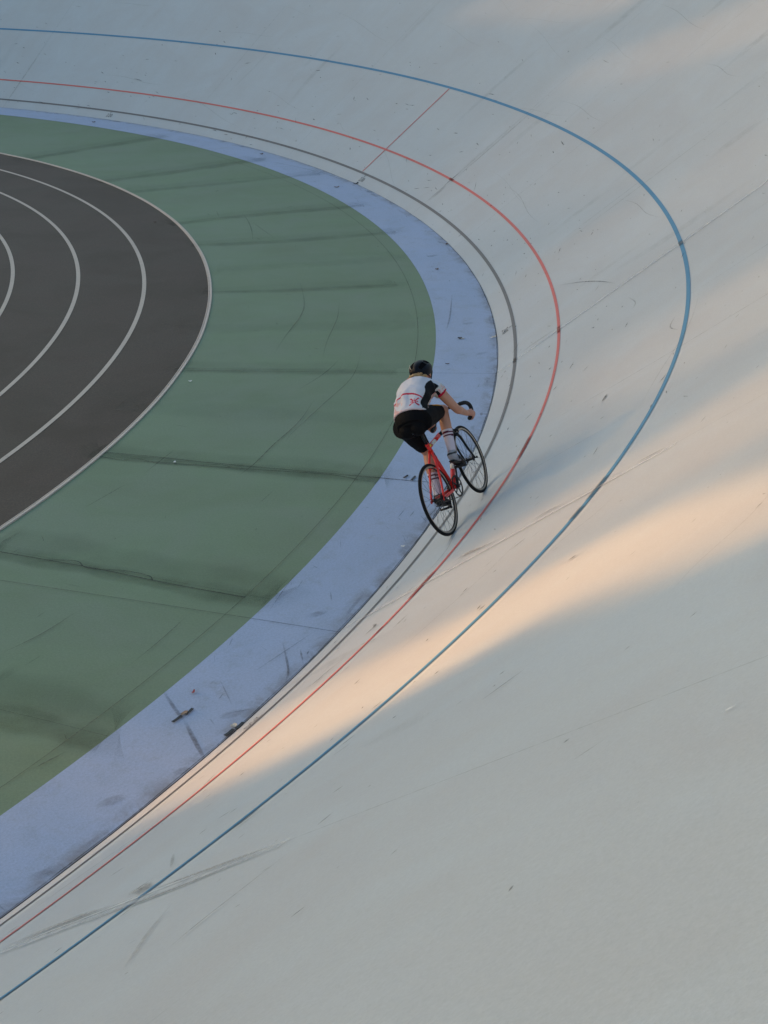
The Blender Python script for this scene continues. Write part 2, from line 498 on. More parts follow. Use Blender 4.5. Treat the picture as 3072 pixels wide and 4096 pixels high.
bank_ribbon(mk_faint, [(7.3, 0.6), (7.25, 1.6), (7.2, 2.6)], 0.009, 0.0100, 12, soft=False, strength=0.6)
bank_ribbon(mk_faint, [(30.6, 0.1), (30.65, 2.5), (30.7, 5.5)], 0.010, 0.0100, 14, soft=False, strength=0.55)
bank_ribbon(mk_faint, [(10.2, 2.4), (10.25, 4.0), (10.3, 6.5)], 0.010, 0.0100, 14, soft=False, strength=0.55)
# darker patches on the lines, mostly at joint crossings
for s, d_, L in ((20.66, D_RED, 0.10), (12.09, D_RED, 0.13), (12.03, D_BLACK, 0.09), (5.24, D_RED, 0.26), (8.3, D_RED, 0.30)):
    bank_ribbon(mk_red if d_ == D_RED else mk_crack, [(s - L, d_), (s, d_), (s + L, d_)], 0.05, 0.0095, 8, soft=False, taper=False, strength=0.8)
for s, L in ((12.26, 0.10), (5.32, 0.22), (4.85, 0.12)):
    bank_ribbon(mk_crack, [(s - L, D_BLUE), (s, D_BLUE), (s + L, D_BLUE)], 0.06, 0.0095, 8, soft=False, taper=False, strength=0.5)
# explicit scuffs on the banking
for sd, w, st in (([(13.88, 0.955), (13.3, 1.34), (12.82, 1.59), (12.36, 1.775)], 0.012, 0.7),
                  ([(-0.05, 3.40), (-0.30, 3.60), (-0.48, 3.78), (-0.67, 3.98)], 0.020, 0.30),
                  ([(-0.6, 4.177), (-0.38, 4.131), (0.07, 4.129)], 0.012, 0.45), ([(0.79, 2.23), (0.52, 2.57)], 0.018, 0.35),
                  ([(8.26, 1.86), (8.46, 1.888)], 0.026, 0.9), ([(3.53, 3.262), (3.58, 3.31)], 0.022, 0.9),
                  ([(6.9, 0.70), (6.4, 0.72), (6.0, 0.80), (5.2, 0.78)], 0.008, 0.5), ([(11.6, 1.9), (11.2, 2.0), (11.0, 1.95)], 0.012, 0.4),
                  ([(9.8, 2.55), (9.5, 2.5), (9.2, 2.62)], 0.012, 0.5), ([(4.1, 0.8), (3.9, 0.72), (3.75, 0.70), (3.7, 0.62)], 0.014, 0.8),
                  ([(4.75, 0.66), (4.65, 0.74), (4.5, 0.72)], 0.028, 0.8), ([(1.9, 0.95), (1.2, 0.7), (0.7, 0.62)], 0.008, 0.6)):
    bank_ribbon(mk_scuff, sd, w * 1.5, 0.0082, 12, strength=st)
bank_ribbon(mk_fleck, [(-0.16, 6.455), (-0.13, 6.49)], 0.02, 0.0082, 6)
# scattered scuffs, mostly along the riding direction
for i in range(560):
    s = rng.uniform(-8, 44); d_ = abs(rng.normal(0, 2.4)) + 0.06
    if d_ > 7.3: continue
    L = rng.choice([0.05, 0.09, 0.14, 0.25], p=[0.45, 0.3, 0.17, 0.08]) * rng.uniform(0.6, 1.4)
    ang = rng.normal(0.15, 0.32); bend = rng.normal(0, 0.08)
    p = [(s + L * t * math.cos(ang), d_ + L * t * math.sin(ang) + bend * L * (t * t - 0.25)) for t in (-0.5, 0, 0.5)]
    if min(a[1] for a in p) < 0.02: continue
    bank_ribbon(mk_scuff, p, rng.uniform(0.009, 0.024), 0.0082, 6, strength=rng.uniform(0.45, 1.0) if d_ < 3.2 else rng.uniform(0.35, 0.8))
for i in range(190):     # specks and short scrapes high on the slope
    s, d_ = rng.uniform(-7, 16), rng.uniform(2.8, 7.4); L = rng.uniform(0.012, 0.07); ang = rng.normal(0.2, 0.5)
    bank_ribbon(mk_scuff, [(s + L * t * math.cos(ang), d_ + L * t * math.sin(ang)) for t in (-0.5, 0, 0.5)], rng.uniform(0.006, 0.014), 0.0082, 6, strength=rng.uniform(0.25, 0.65))
for i in range(46):      # long faint tyre traces
    s = rng.uniform(-8, 42); d_ = rng.uniform(0.4, 5.5); L = rng.uniform(0.8, 3.2); ang = rng.normal(0.08, 0.12)
    p = [(s + L * t, max(0.03, d_ + L * t * math.sin(ang) + 0.05 * math.sin(6 * t))) for t in (-0.5, -0.2, 0.15, 0.5)]
    bank_ribbon(mk_scuff, p, rng.uniform(0.005, 0.010), 0.0083, 12, strength=rng.uniform(0.2, 0.5))
for i in range(70):      # small blots, denser at 14..20 m between the lines
    s = rng.normal(16.5, 3.0) if i < 45 else rng.uniform(-6, 40); d_ = rng.uniform(0.3, 1.9) if i < 45 else rng.uniform(0.3, 5)
    r = rng.uniform(0.012, 0.035)
    bank_ribbon(mk_scuff, [(s - r, d_), (s, d_ + r * rng.uniform(-0.7, 0.7)), (s + r, d_ + r * rng.uniform(-1, 1))], r * rng.uniform(0.5, 1.1), 0.0081, 6, strength=rng.uniform(0.3, 0.75))
for i in range(40):      # faint water runs down the slope
    s = rng.uniform(-6, 44); d0 = rng.uniform(1.2, 7.0); L = rng.uniform(0.7, 2.6)
    bank_ribbon(mk_soft, [(s, d0), (s + rng.normal(0, 0.03), d0 - L * 0.5), (s + rng.normal(0, 0.05), max(0.05, d0 - L))], rng.uniform(0.05, 0.25), 0.0072, 10, strength=rng.uniform(0.08, 0.28))
# dark dirt line where banking meets the blue band
sj = list(np.arange(-10, 44, 0.5))
for a, b in zip(sj[:-1], sj[1:]):
    flat_ribbon(mk_crack, [tuple(edge_pt(t, 0.012 + 0.004 * math.sin(t * 5), 0)[:2]) for t in (a, (a + b) / 2, b)], 0.012, 0.0085, 6, ends=False, strength=rng.uniform(0.4, 0.9))
for i in range(60):
    s = rng.uniform(-8, 36); off = rng.uniform(0.02, 0.12); L = rng.uniform(0.08, 0.5)
    flat_ribbon(mk_soft, [tuple(edge_pt(s + L * t, off + rng.uniform(-0.01, 0.02), 0)[:2]) for t in (-0.5, 0, 0.5)], rng.uniform(0.03, 0.10), 0.0082, 8, strength=rng.uniform(0.3, 0.9))

# infield: damp bands along radial joints, crack lines, tyre arcs
for xy, w, st in (([(-3.65, 12.99), (-2.61, 12.53), (-1.20, 11.92)], 0.42, 0.85), ([(-3.3, 10.2), (-2.69, 9.93), (-2.2, 9.70)], 0.50, 0.9),
                  ([(-3.1, 15.40), (-1.9, 15.07), (-0.22, 14.60)], 0.34, 0.85), ([(-2.5, 18.20), (-1.2, 18.08), (0.04, 17.94)], 0.30, 0.9),
                  ([(-2.5, 21.70), (-1.3, 21.72), (0.10, 21.86)], 0.28, 0.8), ([(-2.95, 24.50), (-1.65, 24.63), (0.12, 25.03)], 0.26, 0.75),
                  ([(-3.5, 26.00), (-2.56, 26.42), (-0.45, 27.04)], 0.34, 0.9), ([(-4.6, 28.65), (-3.2, 29.12), (-1.3, 29.85)], 0.34, 0.7),
                  ([(-5.3, 29.64), (-4.05, 30.38), (-2.5, 31.4)], 0.40, 0.9), ([(-7.2, 32.1), (-6.1, 33.1), (-4.8, 34.2)], 0.45, 0.9),
                  ([(-2.4, 23.0), (-1.2, 23.1), (0.2, 23.4)], 0.5, 0.35), ([(-2.7, 19.9), (-1.3, 19.9), (0.3, 19.9)], 0.6, 0.3),
                  ([(-3.0, 16.9), (-1.5, 16.6), (0.0, 16.3)], 0.6, 0.3)):
    dx, dy = xy[-1][0] - xy[0][0], xy[-1][1] - xy[0][1]
    L = math.hypot(dx, dy); nx, ny = -dy / L, dx / L
    far = 0.62 if xy[0][1] > 16 else 1.0
    ext = [(xy[0][0] - dx * 0.015, xy[0][1] - dy * 0.015)] + list(xy) + [(xy[-1][0] + dx * 0.06, xy[-1][1] + dy * 0.06)]
    wl = [w * (0.75 + 0.45 * mnoise.noise(Vector((k * 0.45, xy[0][1], 0)))) for k in range(22)]
    flat_ribbon(mk_damp, ext, wl, 0.0072, 22, strength=st * 0.62 * far, taper=False)
    wob = [(p[0] + nx * w * rng.uniform(0.25, 0.6), p[1] + ny * w * rng.uniform(0.25, 0.6)) for p in ext]
    flat_ribbon(mk_damp, wob, [q * 2.4 for q in wl], 0.0068, 22, strength=st * 0.45 * far, taper=False)
    if st > 0.5:
        flat_ribbon(mk_crack, [(p[0] + nx * w * 0.12, p[1] + ny * w * 0.12) for p in ext], 0.006, 0.0094, 30, soft=False, ends=False, strength=0.28)
for xy, w, st in (([(-3.647, 12.986), (-3.17, 12.789), (-2.612, 12.558), (-1.956, 12.246), (-1.243, 11.942)], 0.011, 0.9),
                  ([(-3.17, 12.789), (-2.881, 12.75), (-2.784, 12.624), (-2.612, 12.558), (-2.394, 12.524), (-2.166, 12.414), (-2.112, 12.323)], 0.009, 0.8),
                  ([(-3.9, 12.52), (-2.182, 11.915), (-1.174, 11.551), (-0.02, 11.13)], 0.008, 0.6),
                  ([(-3.08, 15.47), (-2.474, 15.301), (-1.621, 15.024), (0.45, 14.44)], 0.009, 0.75),
                  ([(-3.099, 15.35), (-2.815, 15.221), (-2.378, 15.131), (-1.488, 14.908), (-0.622, 14.715), (-0.267, 14.553)], 0.010, 0.85),
                  ([(-2.815, 15.221), (-2.643, 15.245), (-2.426, 15.121), (-1.995, 15.045), (-1.746, 15.031), (-1.616, 14.96)], 0.008, 0.7),
                  ([(-2.46, 18.172), (1.42, 17.80)], 0.007, 0.55), ([(-2.47, 21.706), (-1.323, 21.716), (0.072, 21.855)], 0.007, 0.45),
                  ([(-0.08, 14.598), (0.50, 14.432)], 0.008, 0.6)):
    flat_ribbon(mk_crack, xy, w, 0.0095, 40, soft=False, ends=False, strength=st)
circ = [tuple(edge_pt(s, 1.05, 0)[:2]) for s in np.arange(-3.2, 28, 0.5)]
flat_ribbon(mk_crack, circ, 0.010, 0.0094, 160, soft=False, ends=False, strength=0.40)
for xy, w, st in (([(-1.19, 22.204), (-1.078, 21.101), (-1.1, 20.424), (-1.252, 19.588), (-1.388, 18.715)], 0.020, 0.55),
                  ([(-0.575, 21.417), (-0.583, 20.386), (-0.635, 19.854), (-0.712, 19.15), (-0.749, 18.302)], 0.012, 0.6),
                  ([(-0.518, 18.516), (-0.709, 17.943), (-1.079, 17.205)], 0.013, 0.5),
                  ([(-0.238, 18.923), (-0.307, 18.093), (-0.416, 17.579), (-0.68, 16.86), (-1.018, 15.906), (-1.069, 15.628)], 0.012, 0.55),
                  ([(-0.795, 17.026), (-0.955, 16.265), (-1.207, 15.567), (-1.375, 15.043), (-1.543, 14.672)], 0.016, 0.7),
                  ([(-2.274, 15.525), (-2.535, 14.82)], 0.012, 0.5), ([(-2.651, 14.608), (-3.041, 13.922)], 0.012, 0.55),
                  ([(-1.112, 14.343), (-1.276, 13.943)], 0.009, 0.45), ([(-1.672, 11.731), (-1.906, 11.184), (-2.108, 10.769)], 0.012, 0.55),
                  ([(-2.663, 11.797), (-2.93, 11.349), (-3.209, 11.013)], 0.014, 0.6), ([(-2.97, 11.76), (-3.044, 11.623)], 0.008, 0.5),
                  ([(-2.842, 11.001), (-2.972, 10.798)], 0.009, 0.5), ([(-2.391, 9.525), (-2.6, 9.3)], 0.018, 0.6),
                  ([(-2.4, 26.724), (-2.246, 26.079), (-2.134, 25.381), (-2.062, 24.639)], 0.016, 0.6),
                  ([(-2.207, 26.12), (-1.955, 25.449), (-1.716, 24.85)], 0.012, 0.5), ([(-2.881, 26.953), (-2.776, 26.394)], 0.010, 0.5),
                  # blue band
                  ([(-1.788, 10.392), (-1.641, 10.075), (-1.55, 9.905)], 0.035, 0.45), ([(-1.56, 9.93), (-1.452, 9.644), (-1.34, 9.36)], 0.040, 0.6),
                  ([(-0.60, 11.30), (-0.85, 10.95), (-1.10, 10.60)], 0.012, 0.4), ([(-1.35, 10.55), (-1.20, 10.10)], 0.010, 0.4), ([(-0.873, 11.139), (-0.802, 10.676), (-0.81, 10.458)], 0.022, 0.6), ([(-0.718, 10.995), (-0.683, 10.746)], 0.018, 0.6),
                  ([(1.06, 21.412), (0.972, 20.273), (0.883, 19.54)], 0.022, 0.5), ([(-2.696, 31.575), (-1.815, 30.87), (-0.984, 29.852), (-0.385, 28.805)], 0.014, 0.6),
                  ([(0.128, 13.551), (0.216, 13.791)], 0.010, 0.6), ([(0.247, 13.567), (0.307, 13.741)], 0.008, 0.7),
                  ([(-0.774, 12.504), (-0.885, 12.159), (-1.021, 11.659)], 0.007, 0.6), ([(0.5, 27.2), (0.72, 26.3), (0.80, 25.6)], 0.012, 0.45)):
    flat_ribbon(mk_scuff, xy, w * 1.1, 0.0098, 18, strength=st * 0.9)
for i in range(300):
    s = rng.uniform(-7, 34)
    off = rng.uniform(0.05, 0.78) if i < 210 else rng.uniform(0.85, 3.6)
    L = rng.uniform(0.03, 0.22); ang = rng.normal(0.2, 0.6)
    p = [tuple(edge_pt(s + L * t * math.cos(ang), off + L * t * math.sin(ang), 0)[:2]) for t in (-0.5, 0, 0.5)]
    flat_ribbon(mk_scuff, p, rng.uniform(0.006, 0.014), 0.0097, 6, strength=rng.uniform(0.15, 0.6))
for x, y, r in ((-1.95, 8.89, 0.10), (-2.265, 8.09, 0.10), (-1.49, 9.25, 0.08), (-1.2, 10.0, 0.10), (-0.6, 11.6, 0.09), (0.85, 23.5, 0.10), (1.2, 19.9, 0.09), (1.3, 18.6, 0.08)):
    flat_ribbon(mk_soft, [(x - r, y - r * 0.6), (x, y), (x + r, y + r * 0.7)], r * 1.1, 0.0081, 8, strength=0.75)
for m in (mk_scuff, mk_soft, mk_crack, mk_faint, mk_pale, mk_grey, mk_damp, mk_red, mk_fleck):
    m.build()

# ------------------------------------------------------------------ litter on the blue band
M_tape = simple('black_tape', (0.018, 0.018, 0.020), 0.45, 0.4)
M_paper = simple('cream_card', (0.62, 0.56, 0.46), 0.8, 0.2)
M_white = simple('white_scrap', (0.75, 0.75, 0.73), 0.7, 0.2)
M_leaf = simple('dry_leaf', (0.10, 0.055, 0.030), 0.8, 0.2)
M_redr = simple('red_ribbon', (0.42, 0.09, 0.08), 0.6, 0.3)
M_foamd = simple('dark_foam', (0.05, 0.05, 0.052), 0.9, 0.1)

def strip_item(name, a, b, w, mat, label, cat, group=None, z=0.0115, th=0.004, curl=0.002):
    a, b = Vector((*a, z)), Vector((*b, z)); t = (b - a).normalized(); lat = Vector((-t.y, t.x, 0))
    bm = bmesh.new(); rows = []
    for i in range(9):
        u = i / 8; p = a.lerp(b, u) + Vector((0, 0, curl * (abs(u - 0.5) * 2) ** 4 + 0.0004 * math.sin(9 * u)))
        ww = w * (0.5 - 0.03 * math.sin(7 * u + a.x))
        rows.append([bm.verts.new(p + lat * ww), bm.verts.new(p - lat * ww), bm.verts.new(p - lat * ww + Vector((0, 0, th))), bm.verts.new(p + lat * ww + Vector((0, 0, th)))])
    for A, B in zip(rows[:-1], rows[1:]):
        for j in range(4): bm.faces.new((A[j], A[(j+1) % 4], B[(j+1) % 4], B[j]))
    bm.faces.new(rows[0][::-1]); bm.faces.new(rows[-1])
    bmesh.ops.recalc_face_normals(bm, faces=bm.faces)
    return tag(mesh_obj(name, bm, mat, smooth=False), label, cat, group)

def scrap(name, c, size, mat, label, cat, rot=0.0, z=0.011, fold=0.35, seg=7, group=None, aspect=0.7):
    """crumpled little piece with thickness, built as a bent irregular sheet"""
    r = random.Random(int(c[0] * 1000) + int(c[1] * 77))
    bm = bmesh.new(); N = 5; G = [[None] * N for _ in range(N)]; H = [[None] * N for _ in range(N)]
    for i in range(N):
        for j in range(N):
            u, v = i / (N - 1) - 0.5, j / (N - 1) - 0.5
            k = 1 - 0.35 * (abs(u * 2) * abs(v * 2)) + r.uniform(-0.06, 0.06)
            x, y = u * size * k, v * size * aspect * k
            h = fold * size * (abs(u) ** 1.5 + 0.25 * r.random() * (abs(u) + abs(v)))
            X = c[0] + x * math.cos(rot) - y * math.sin(rot); Y = c[1] + x * math.sin(rot) + y * math.cos(rot)
            G[i][j] = bm.verts.new((X, Y, z + h)); H[i][j] = bm.verts.new((X, Y, z + h + 0.004))
    for i in range(N - 1):
        for j in range(N - 1):
            bm.faces.new((H[i][j], H[i+1][j], H[i+1][j+1], H[i][j+1])); bm.faces.new((G[i][j], G[i][j+1], G[i+1][j+1], G[i+1][j]))
    for i in range(N - 1):
        for A, B, C, D in ((G[i][0], G[i+1][0], H[i+1][0], H[i][0]), (G[i+1][-1], G[i][-1], H[i][-1], H[i+1][-1]),
                           (G[0][i+1], G[0][i], H[0][i], H[0][i+1]), (G[-1][i], G[-1][i+1], H[-1][i+1], H[-1][i])):
            bm.faces.new((A, B, C, D))
    bmesh.ops.recalc_face_normals(bm, faces=bm.faces)
    return tag(mesh_obj(name, bm, mat, smooth=False), label, cat, group)

TG = 'black tape strips stuck to the blue band'
strip_item('tape_strip', (-1.645, 9.898), (-1.587, 9.985), 0.022, M_tape, 'black tape strip below the tan cardboard scrap, at the lower end of the wide scuff', 'tape', TG)
strip_item('tape_strip', (-1.556, 10.004), (-1.512, 10.085), 0.022, M_tape, 'black tape strip just above the tan cardboard scrap on the blue band', 'tape', TG)
strip_item('tape_strip', (-1.226, 9.690), (-1.171, 9.776), 0.026, M_tape, 'black tape strip lying beneath the cream card scrap, clear of the banking', 'tape', TG)
strip_item('tape_strip', (-1.152, 9.785), (-1.103, 9.868), 0.026, M_tape, 'black tape strip touching the banking edge beside the number 250', 'tape', TG)
strip_item('tape_strip', (0.212, 14.560), (0.258, 14.622), 0.018, M_foamd, 'torn dark tape strip left of the other beside the rear wheel of the bicycle', 'tape', TG)
strip_item('tape_strip', (0.294, 14.498), (0.334, 14.594), 0.022, M_tape, 'dark tape strip closest to the rear wheel of the bicycle', 'tape', TG)
scrap('cardboard_scrap', (-1.570, 10.020), 0.075, M_leaf if False else simple('tan_card', (0.36, 0.25, 0.17), 0.85, 0.2), 'tan cardboard scrap between two black tape strips on the blue band', 'scrap', 0.9, aspect=0.5, fold=0.2)
scrap('card_scrap', (-1.172, 9.828), 0.055, M_paper, 'cream card scrap above a tape strip near the number 250', 'scrap', 0.6, aspect=0.8)
scrap('red_ribbon', (-1.532, 10.330), 0.050, M_redr, 'small red ribbon with a dark end lying on the blue band', 'ribbon', 1.2, aspect=0.35, fold=0.5)
scrap('card_scrap', (1.507, 19.262), 0.062, M_paper, 'cream card scrap at the banking edge near the number 240', 'scrap', 0.3)
scrap('paper_scrap', (1.464, 19.226), 0.050, M_white, 'small white paper scrap just left of the cream card near the number 240', 'scrap', 0.1, aspect=0.5)
scrap('foam_block', (1.052, 19.240), 0.060, M_foamd, 'dark foam bit in the middle of the blue band above the helmet', 'scrap', 0.1, aspect=0.8)
scrap('paper_scrap', (1.085, 19.222), 0.055, M_paper, 'pale torn paper scrap touching the dark foam bit on the blue band', 'scrap', -0.2, aspect=0.5, fold=0.2)
scrap('white_pebble', (0.172, 12.904), 0.040, M_white, 'single white pebble on the blue band below the rear wheel', 'pebble', 0.2, aspect=0.6, fold=0.45)
scrap('dry_leaf', (0.890, 22.690), 0.055, M_leaf, 'round dark brown leaf alone on the upper blue band', 'leaf', 0.2, aspect=0.9)
scrap('dry_leaf', (1.105, 24.190), 0.060, M_leaf, 'dark curled leaf near the banking edge above the round brown one', 'leaf', 1.0, aspect=0.6)
scrap('dry_leaf', (0.838, 18.194), 0.055, M_leaf, 'thin dark leaf lying flat just to the right of the helmet', 'leaf', -0.1, aspect=0.3)
scrap('dry_leaf', (-0.760, 28.640), 0.11, simple('brown_leaf', (0.16, 0.10, 0.06), 0.8, 0.2), 'brown leaf on the blue band below the number 230', 'leaf', 0.1, aspect=0.4)
scrap('dry_leaf', (-2.400, 32.010), 0.08, M_leaf, 'small dark leaf on the far blue band between numbers 220 and 230', 'leaf', 0.4, aspect=0.7)
scrap('dry_leaf', (-6.610, 36.270), 0.09, M_leaf, 'farthest dark leaf on the blue band left of the number 220', 'leaf', 0.4, aspect=0.5)
scrap('foam_block', (-0.40, 28.92), 0.13, M_foamd, 'dark foam wedge at the banking edge under the number 230', 'scrap', 0.5, aspect=0.4)
scrap('paper_scrap', (-2.355, 17.746), 0.045, M_white, 'white paper scrap on the green infield close to the kerb', 'scrap', 0.3, aspect=0.7)
scrap('paper_scrap', (-2.240, 15.124), 0.042, M_white, 'white paper scrap caught on the cracked joint of the green infield', 'scrap', 1.3, aspect=0.6)
scrap('dry_leaf', (-3.869, 26.140), 0.045, M_leaf, 'tiny dark leaf on the asphalt near the kerb', 'leaf', 0.3, aspect=0.8)

# ------------------------------------------------------------------ bicycle pose
B_O = Vector((0.62356941, 12.40464709, 0.37812802))
YAW, LEAN, PIT, BS, WB, STEER = 1.21756088, 0.43561556, 0.00281177, 1.0123965, 0.9848569, 0.05
_f = Vector((math.cos(YAW) * math.cos(PIT), math.sin(YAW) * math.cos(PIT), math.sin(PIT)))
_l = Vector((0, 0, 1)).cross(_f).normalized()
_u = _f.cross(_l)
_u2 = _u * math.cos(LEAN) + _l * math.sin(LEAN)
_l2 = _u2.cross(_f)
B_R = Matrix(((_f.x, _l2.x, _u2.x), (_f.y, _l2.y, _u2.y), (_f.z, _l2.z, _u2.z)))
B_M = Matrix.Translation(B_O) @ B_R.to_4x4()

def V3(*a): return Vector(a)

def catmull(P, n):
    P = [Vector(p) for p in P]
    if len(P) == 2: return [P[0].lerp(P[1], i / (n - 1)) for i in range(n)]
    Q = [2 * P[0] - P[1]] + P + [2 * P[-1] - P[-2]]
    out = []
    for k in range(n):
        u = k / (n - 1) * (len(P) - 1); i = min(int(u), len(P) - 2); t = u - i
        a, b, c, d = Q[i], Q[i+1], Q[i+2], Q[i+3]
        out.append(0.5 * ((2*b) + (c - a) * t + (2*a - 5*b + 4*c - d) * t*t + (3*b - a - 3*c + d) * t**3))
    return out
def lerp_list(R, n):
    R = [r if hasattr(r, '__len__') else (r, r) for r in R]
    out = []
    for k in range(n):
        u = k / (n - 1) * (len(R) - 1); i = min(int(u), len(R) - 2); t = u - i
        t = t * t * (3 - 2 * t) * 0.5 + t * 0.5
        out.append(tuple(R[i][q] + (R[i+1][q] - R[i][q]) * t for q in (0, 1)))
    return out

def loft(bm, P, R, seg=14, n=None, hint=None, mi=0, cap=True, smooth_path=True, round_cap=False):
    """tube through points P with radii R (or (lateral, normal) pairs); hint = lateral direction(s)"""
    n = n or len(P)
    pts = catmull(P, n) if smooth_path and n > len(P) else [Vector(p) for p in P]
    rad = lerp_list(R if hasattr(R, '__len__') else [R, R], len(pts))
    prev = None; rows = []
    for i, p in enumerate(pts):
        t = (pts[min(i+1, len(pts)-1)] - pts[max(i-1, 0)]).normalized()
        if hint is not None:
            h = hint if isinstance(hint, Vector) else hint[0].lerp(hint[1], i / (len(pts) - 1))
        else:
            h = prev if prev is not None else (V3(0, 1, 0) if abs(t.y) < 0.9 else V3(1, 0, 0))
        lat = (h - t * h.dot(t)).normalized(); nor = t.cross(lat); prev = lat
        rows.append([bm.verts.new(p + lat * (rad[i][0] * math.cos(a)) + nor * (rad[i][1] * math.sin(a))) for a in (2 * PI * k / seg for k in range(seg))])
    for A, B in zip(rows[:-1], rows[1:]):
        for k in range(seg):
            f = bm.faces.new((A[k], A[(k+1) % seg], B[(k+1) % seg], B[k])); f.material_index = mi
    if cap:
        f = bm.faces.new(rows[0][::-1]); f.material_index = mi
        f = bm.faces.new(rows[-1]); f.material_index = mi
    return rows

def ball(bm, c, r, seg=16, ring=10, rot=None, mi=0):
    c = Vector(c); r = r if hasattr(r, '__len__') else (r, r, r)
    vs = []
    for i in range(ring + 1):
        th = PI * i / ring
        row = []
        for k in range(seg if 0 < i < ring else 1):
            a = 2 * PI * k / seg
            v = V3(r[0] * math.sin(th) * math.cos(a), r[1] * math.sin(th) * math.sin(a), r[2] * math.cos(th))
            if rot: v = rot @ v
            row.append(bm.verts.new(c + v))
        vs.append(row)
    for i in range(ring):
        A, B = vs[i], vs[i+1]
        for k in range(seg):
            if len(A) == 1: f = bm.faces.new((A[0], B[k], B[(k+1) % seg]))
            elif len(B) == 1: f = bm.faces.new((A[k], B[0], A[(k+1) % seg]))
            else: f = bm.faces.new((A[k], B[k], B[(k+1) % seg], A[(k+1) % seg]))
            f.material_index = mi

def torus(bm, c, R, r, axis='y', seg=96, rs=10, arc=(0, 2 * PI), rz=None, mi=0):
    """torus in the x-z plane about c; rz: radial/lateral radii"""
    rr, rl = (r, r) if rz is None else rz
    full = abs(arc[1] - arc[0] - 2 * PI) < 1e-6
    rows = []
    for i in range(seg + (0 if full else 1)):
        a = arc[0] + (arc[1] - arc[0]) * i / seg
        e = V3(math.cos(a), 0, math.sin(a))
        rows.append([bm.verts.new(Vector(c) + e * (R + rr * math.cos(b)) + V3(0, rl * math.sin(b), 0)) for b in (2 * PI * k / rs for k in range(rs))])
    m = len(rows)
    for i in range(m if full else m - 1):
        A, B = rows[i], rows[(i+1) % m]
        for k in range(rs):
            f = bm.faces.new((A[k], A[(k+1) % rs], B[(k+1) % rs], B[k])); f.material_index = mi

def part(name, bm, mats, parent, off=Vector((0, 0, 0)), smooth=True, xf=None):
    """local bicycle coordinates -> child mesh of a posed empty"""
    for v in bm.verts:
        p = v.co if xf is None else xf @ v.co
        v.co = (p - off) * BS
    bmesh.ops.recalc_face_normals(bm, faces=bm.faces)
    return mesh_obj(name, bm, mats, parent, smooth)

# materials
M_red = simple('red_frame_paint', (0.74, 0.022, 0.018), 0.28, 0.5, 0, 0.05)
M_fwhite = simple('white_frame_paint', (0.72, 0.70, 0.66), 0.35, 0.5, 0, 0.05)
M_fblack = simple('black_frame_paint', (0.008, 0.010, 0.013), 0.4, 0.3, 0, 0.2)
M_rubber = simple('tyre_rubber', (0.010, 0.010, 0.0105), 0.8, 0.15)
M_rim = simple('black_rim', (0.016, 0.0155, 0.015), 0.4, 0.4)
M_brake = simple('rim_brake_track', (0.42, 0.36, 0.29), 0.35, 0.5, 0.5)  # brake track tone lightened to carry the rim's tan glint
M_steel = simple('spoke_steel', (0.10, 0.10, 0.105), 0.35, 0.5, 0.8)
M_alu = simple('dark_alloy', (0.025, 0.025, 0.027), 0.4, 0.4, 0.5)
M_silver = simple('silver_alloy', (0.45, 0.45, 0.46), 0.3, 0.5, 0.9)
M_tapeb = simple('black_bar_tape', (0.018, 0.020, 0.022), 0.65, 0.3, 0, 0.3, 60)
M_yel = simple('yellow_sticker', (0.75, 0.62, 0.03), 0.5, 0.4)
M_saddle = simple('saddle_leather', (0.018, 0.018, 0.018), 0.42, 0.4)
M_lett = simple('pale_lettering', (0.45, 0.45, 0.44), 0.5, 0.3)

bike = empty('bicycle', B_M)
tag(bike, 'red track bicycle with black wheels, leaning left on the banking under its rider', 'bicycle')

BBp, RA, FA = V3(0.392, 0, 0.292), V3(0, 0, 0.334), V3(WB, 0, 0.334)
SC = V3(0.278, 0, 0.715); ST_TOP = V3(0.262, 0, 0.780)
HT_B, HT_T = V3(0.868, 0, 0.655), V3(0.838, 0, 0.772)
# frame
bm = bmesh.new()
R_, W_, K_ = 0, 1, 2
def seg_tube(A, B, r0, r1, splits, seg=14, hint=None):
    """splits: list of (u0,u1,material)"""
    A, B = Vector(A), Vector(B)
    for u0, u1, m in splits:
        q0, q1 = r0 + (r1 - r0) * u0, r0 + (r1 - r0) * u1
        qq = lambda q: q if not isinstance(q, Vector) else tuple(q[:2])
        loft(bm, [A.lerp(B, u0), A.lerp(B, u1)], [qq(q0), qq(q1)], seg, hint=hint, mi=m)
seg_tube(BBp, ST_TOP, 0.0185, 0.0185, [(0, 0.735, R_), (0.735, 0.80, K_), (0.80, 1.0, R_)])
seg_tube(BBp, V3(0.856, 0, 0.685), Vector((0.0235, 0.0235, 0)), Vector((0.0235, 0.0235, 0)), [(0, 0.30, R_), (0.30, 0.40, W_), (0.40, 1, K_)])
seg_tube(V3(0.272, 0, 0.742), V3(0.842, 0, 0.752), 0.0165, 0.0175, [(0, 0.12, R_), (0.12, 0.30, W_), (0.30, 0.52, R_), (0.52, 1, K_)])
seg_tube(V3(0.27, 0.013, 0.757), V3(0.60, 0.006, 0.765), 0.004, 0.006, [(0, 1, R_)])
seg_tube(HT_B, HT_T, 0.021, 0.021, [(0, 1, K_)])
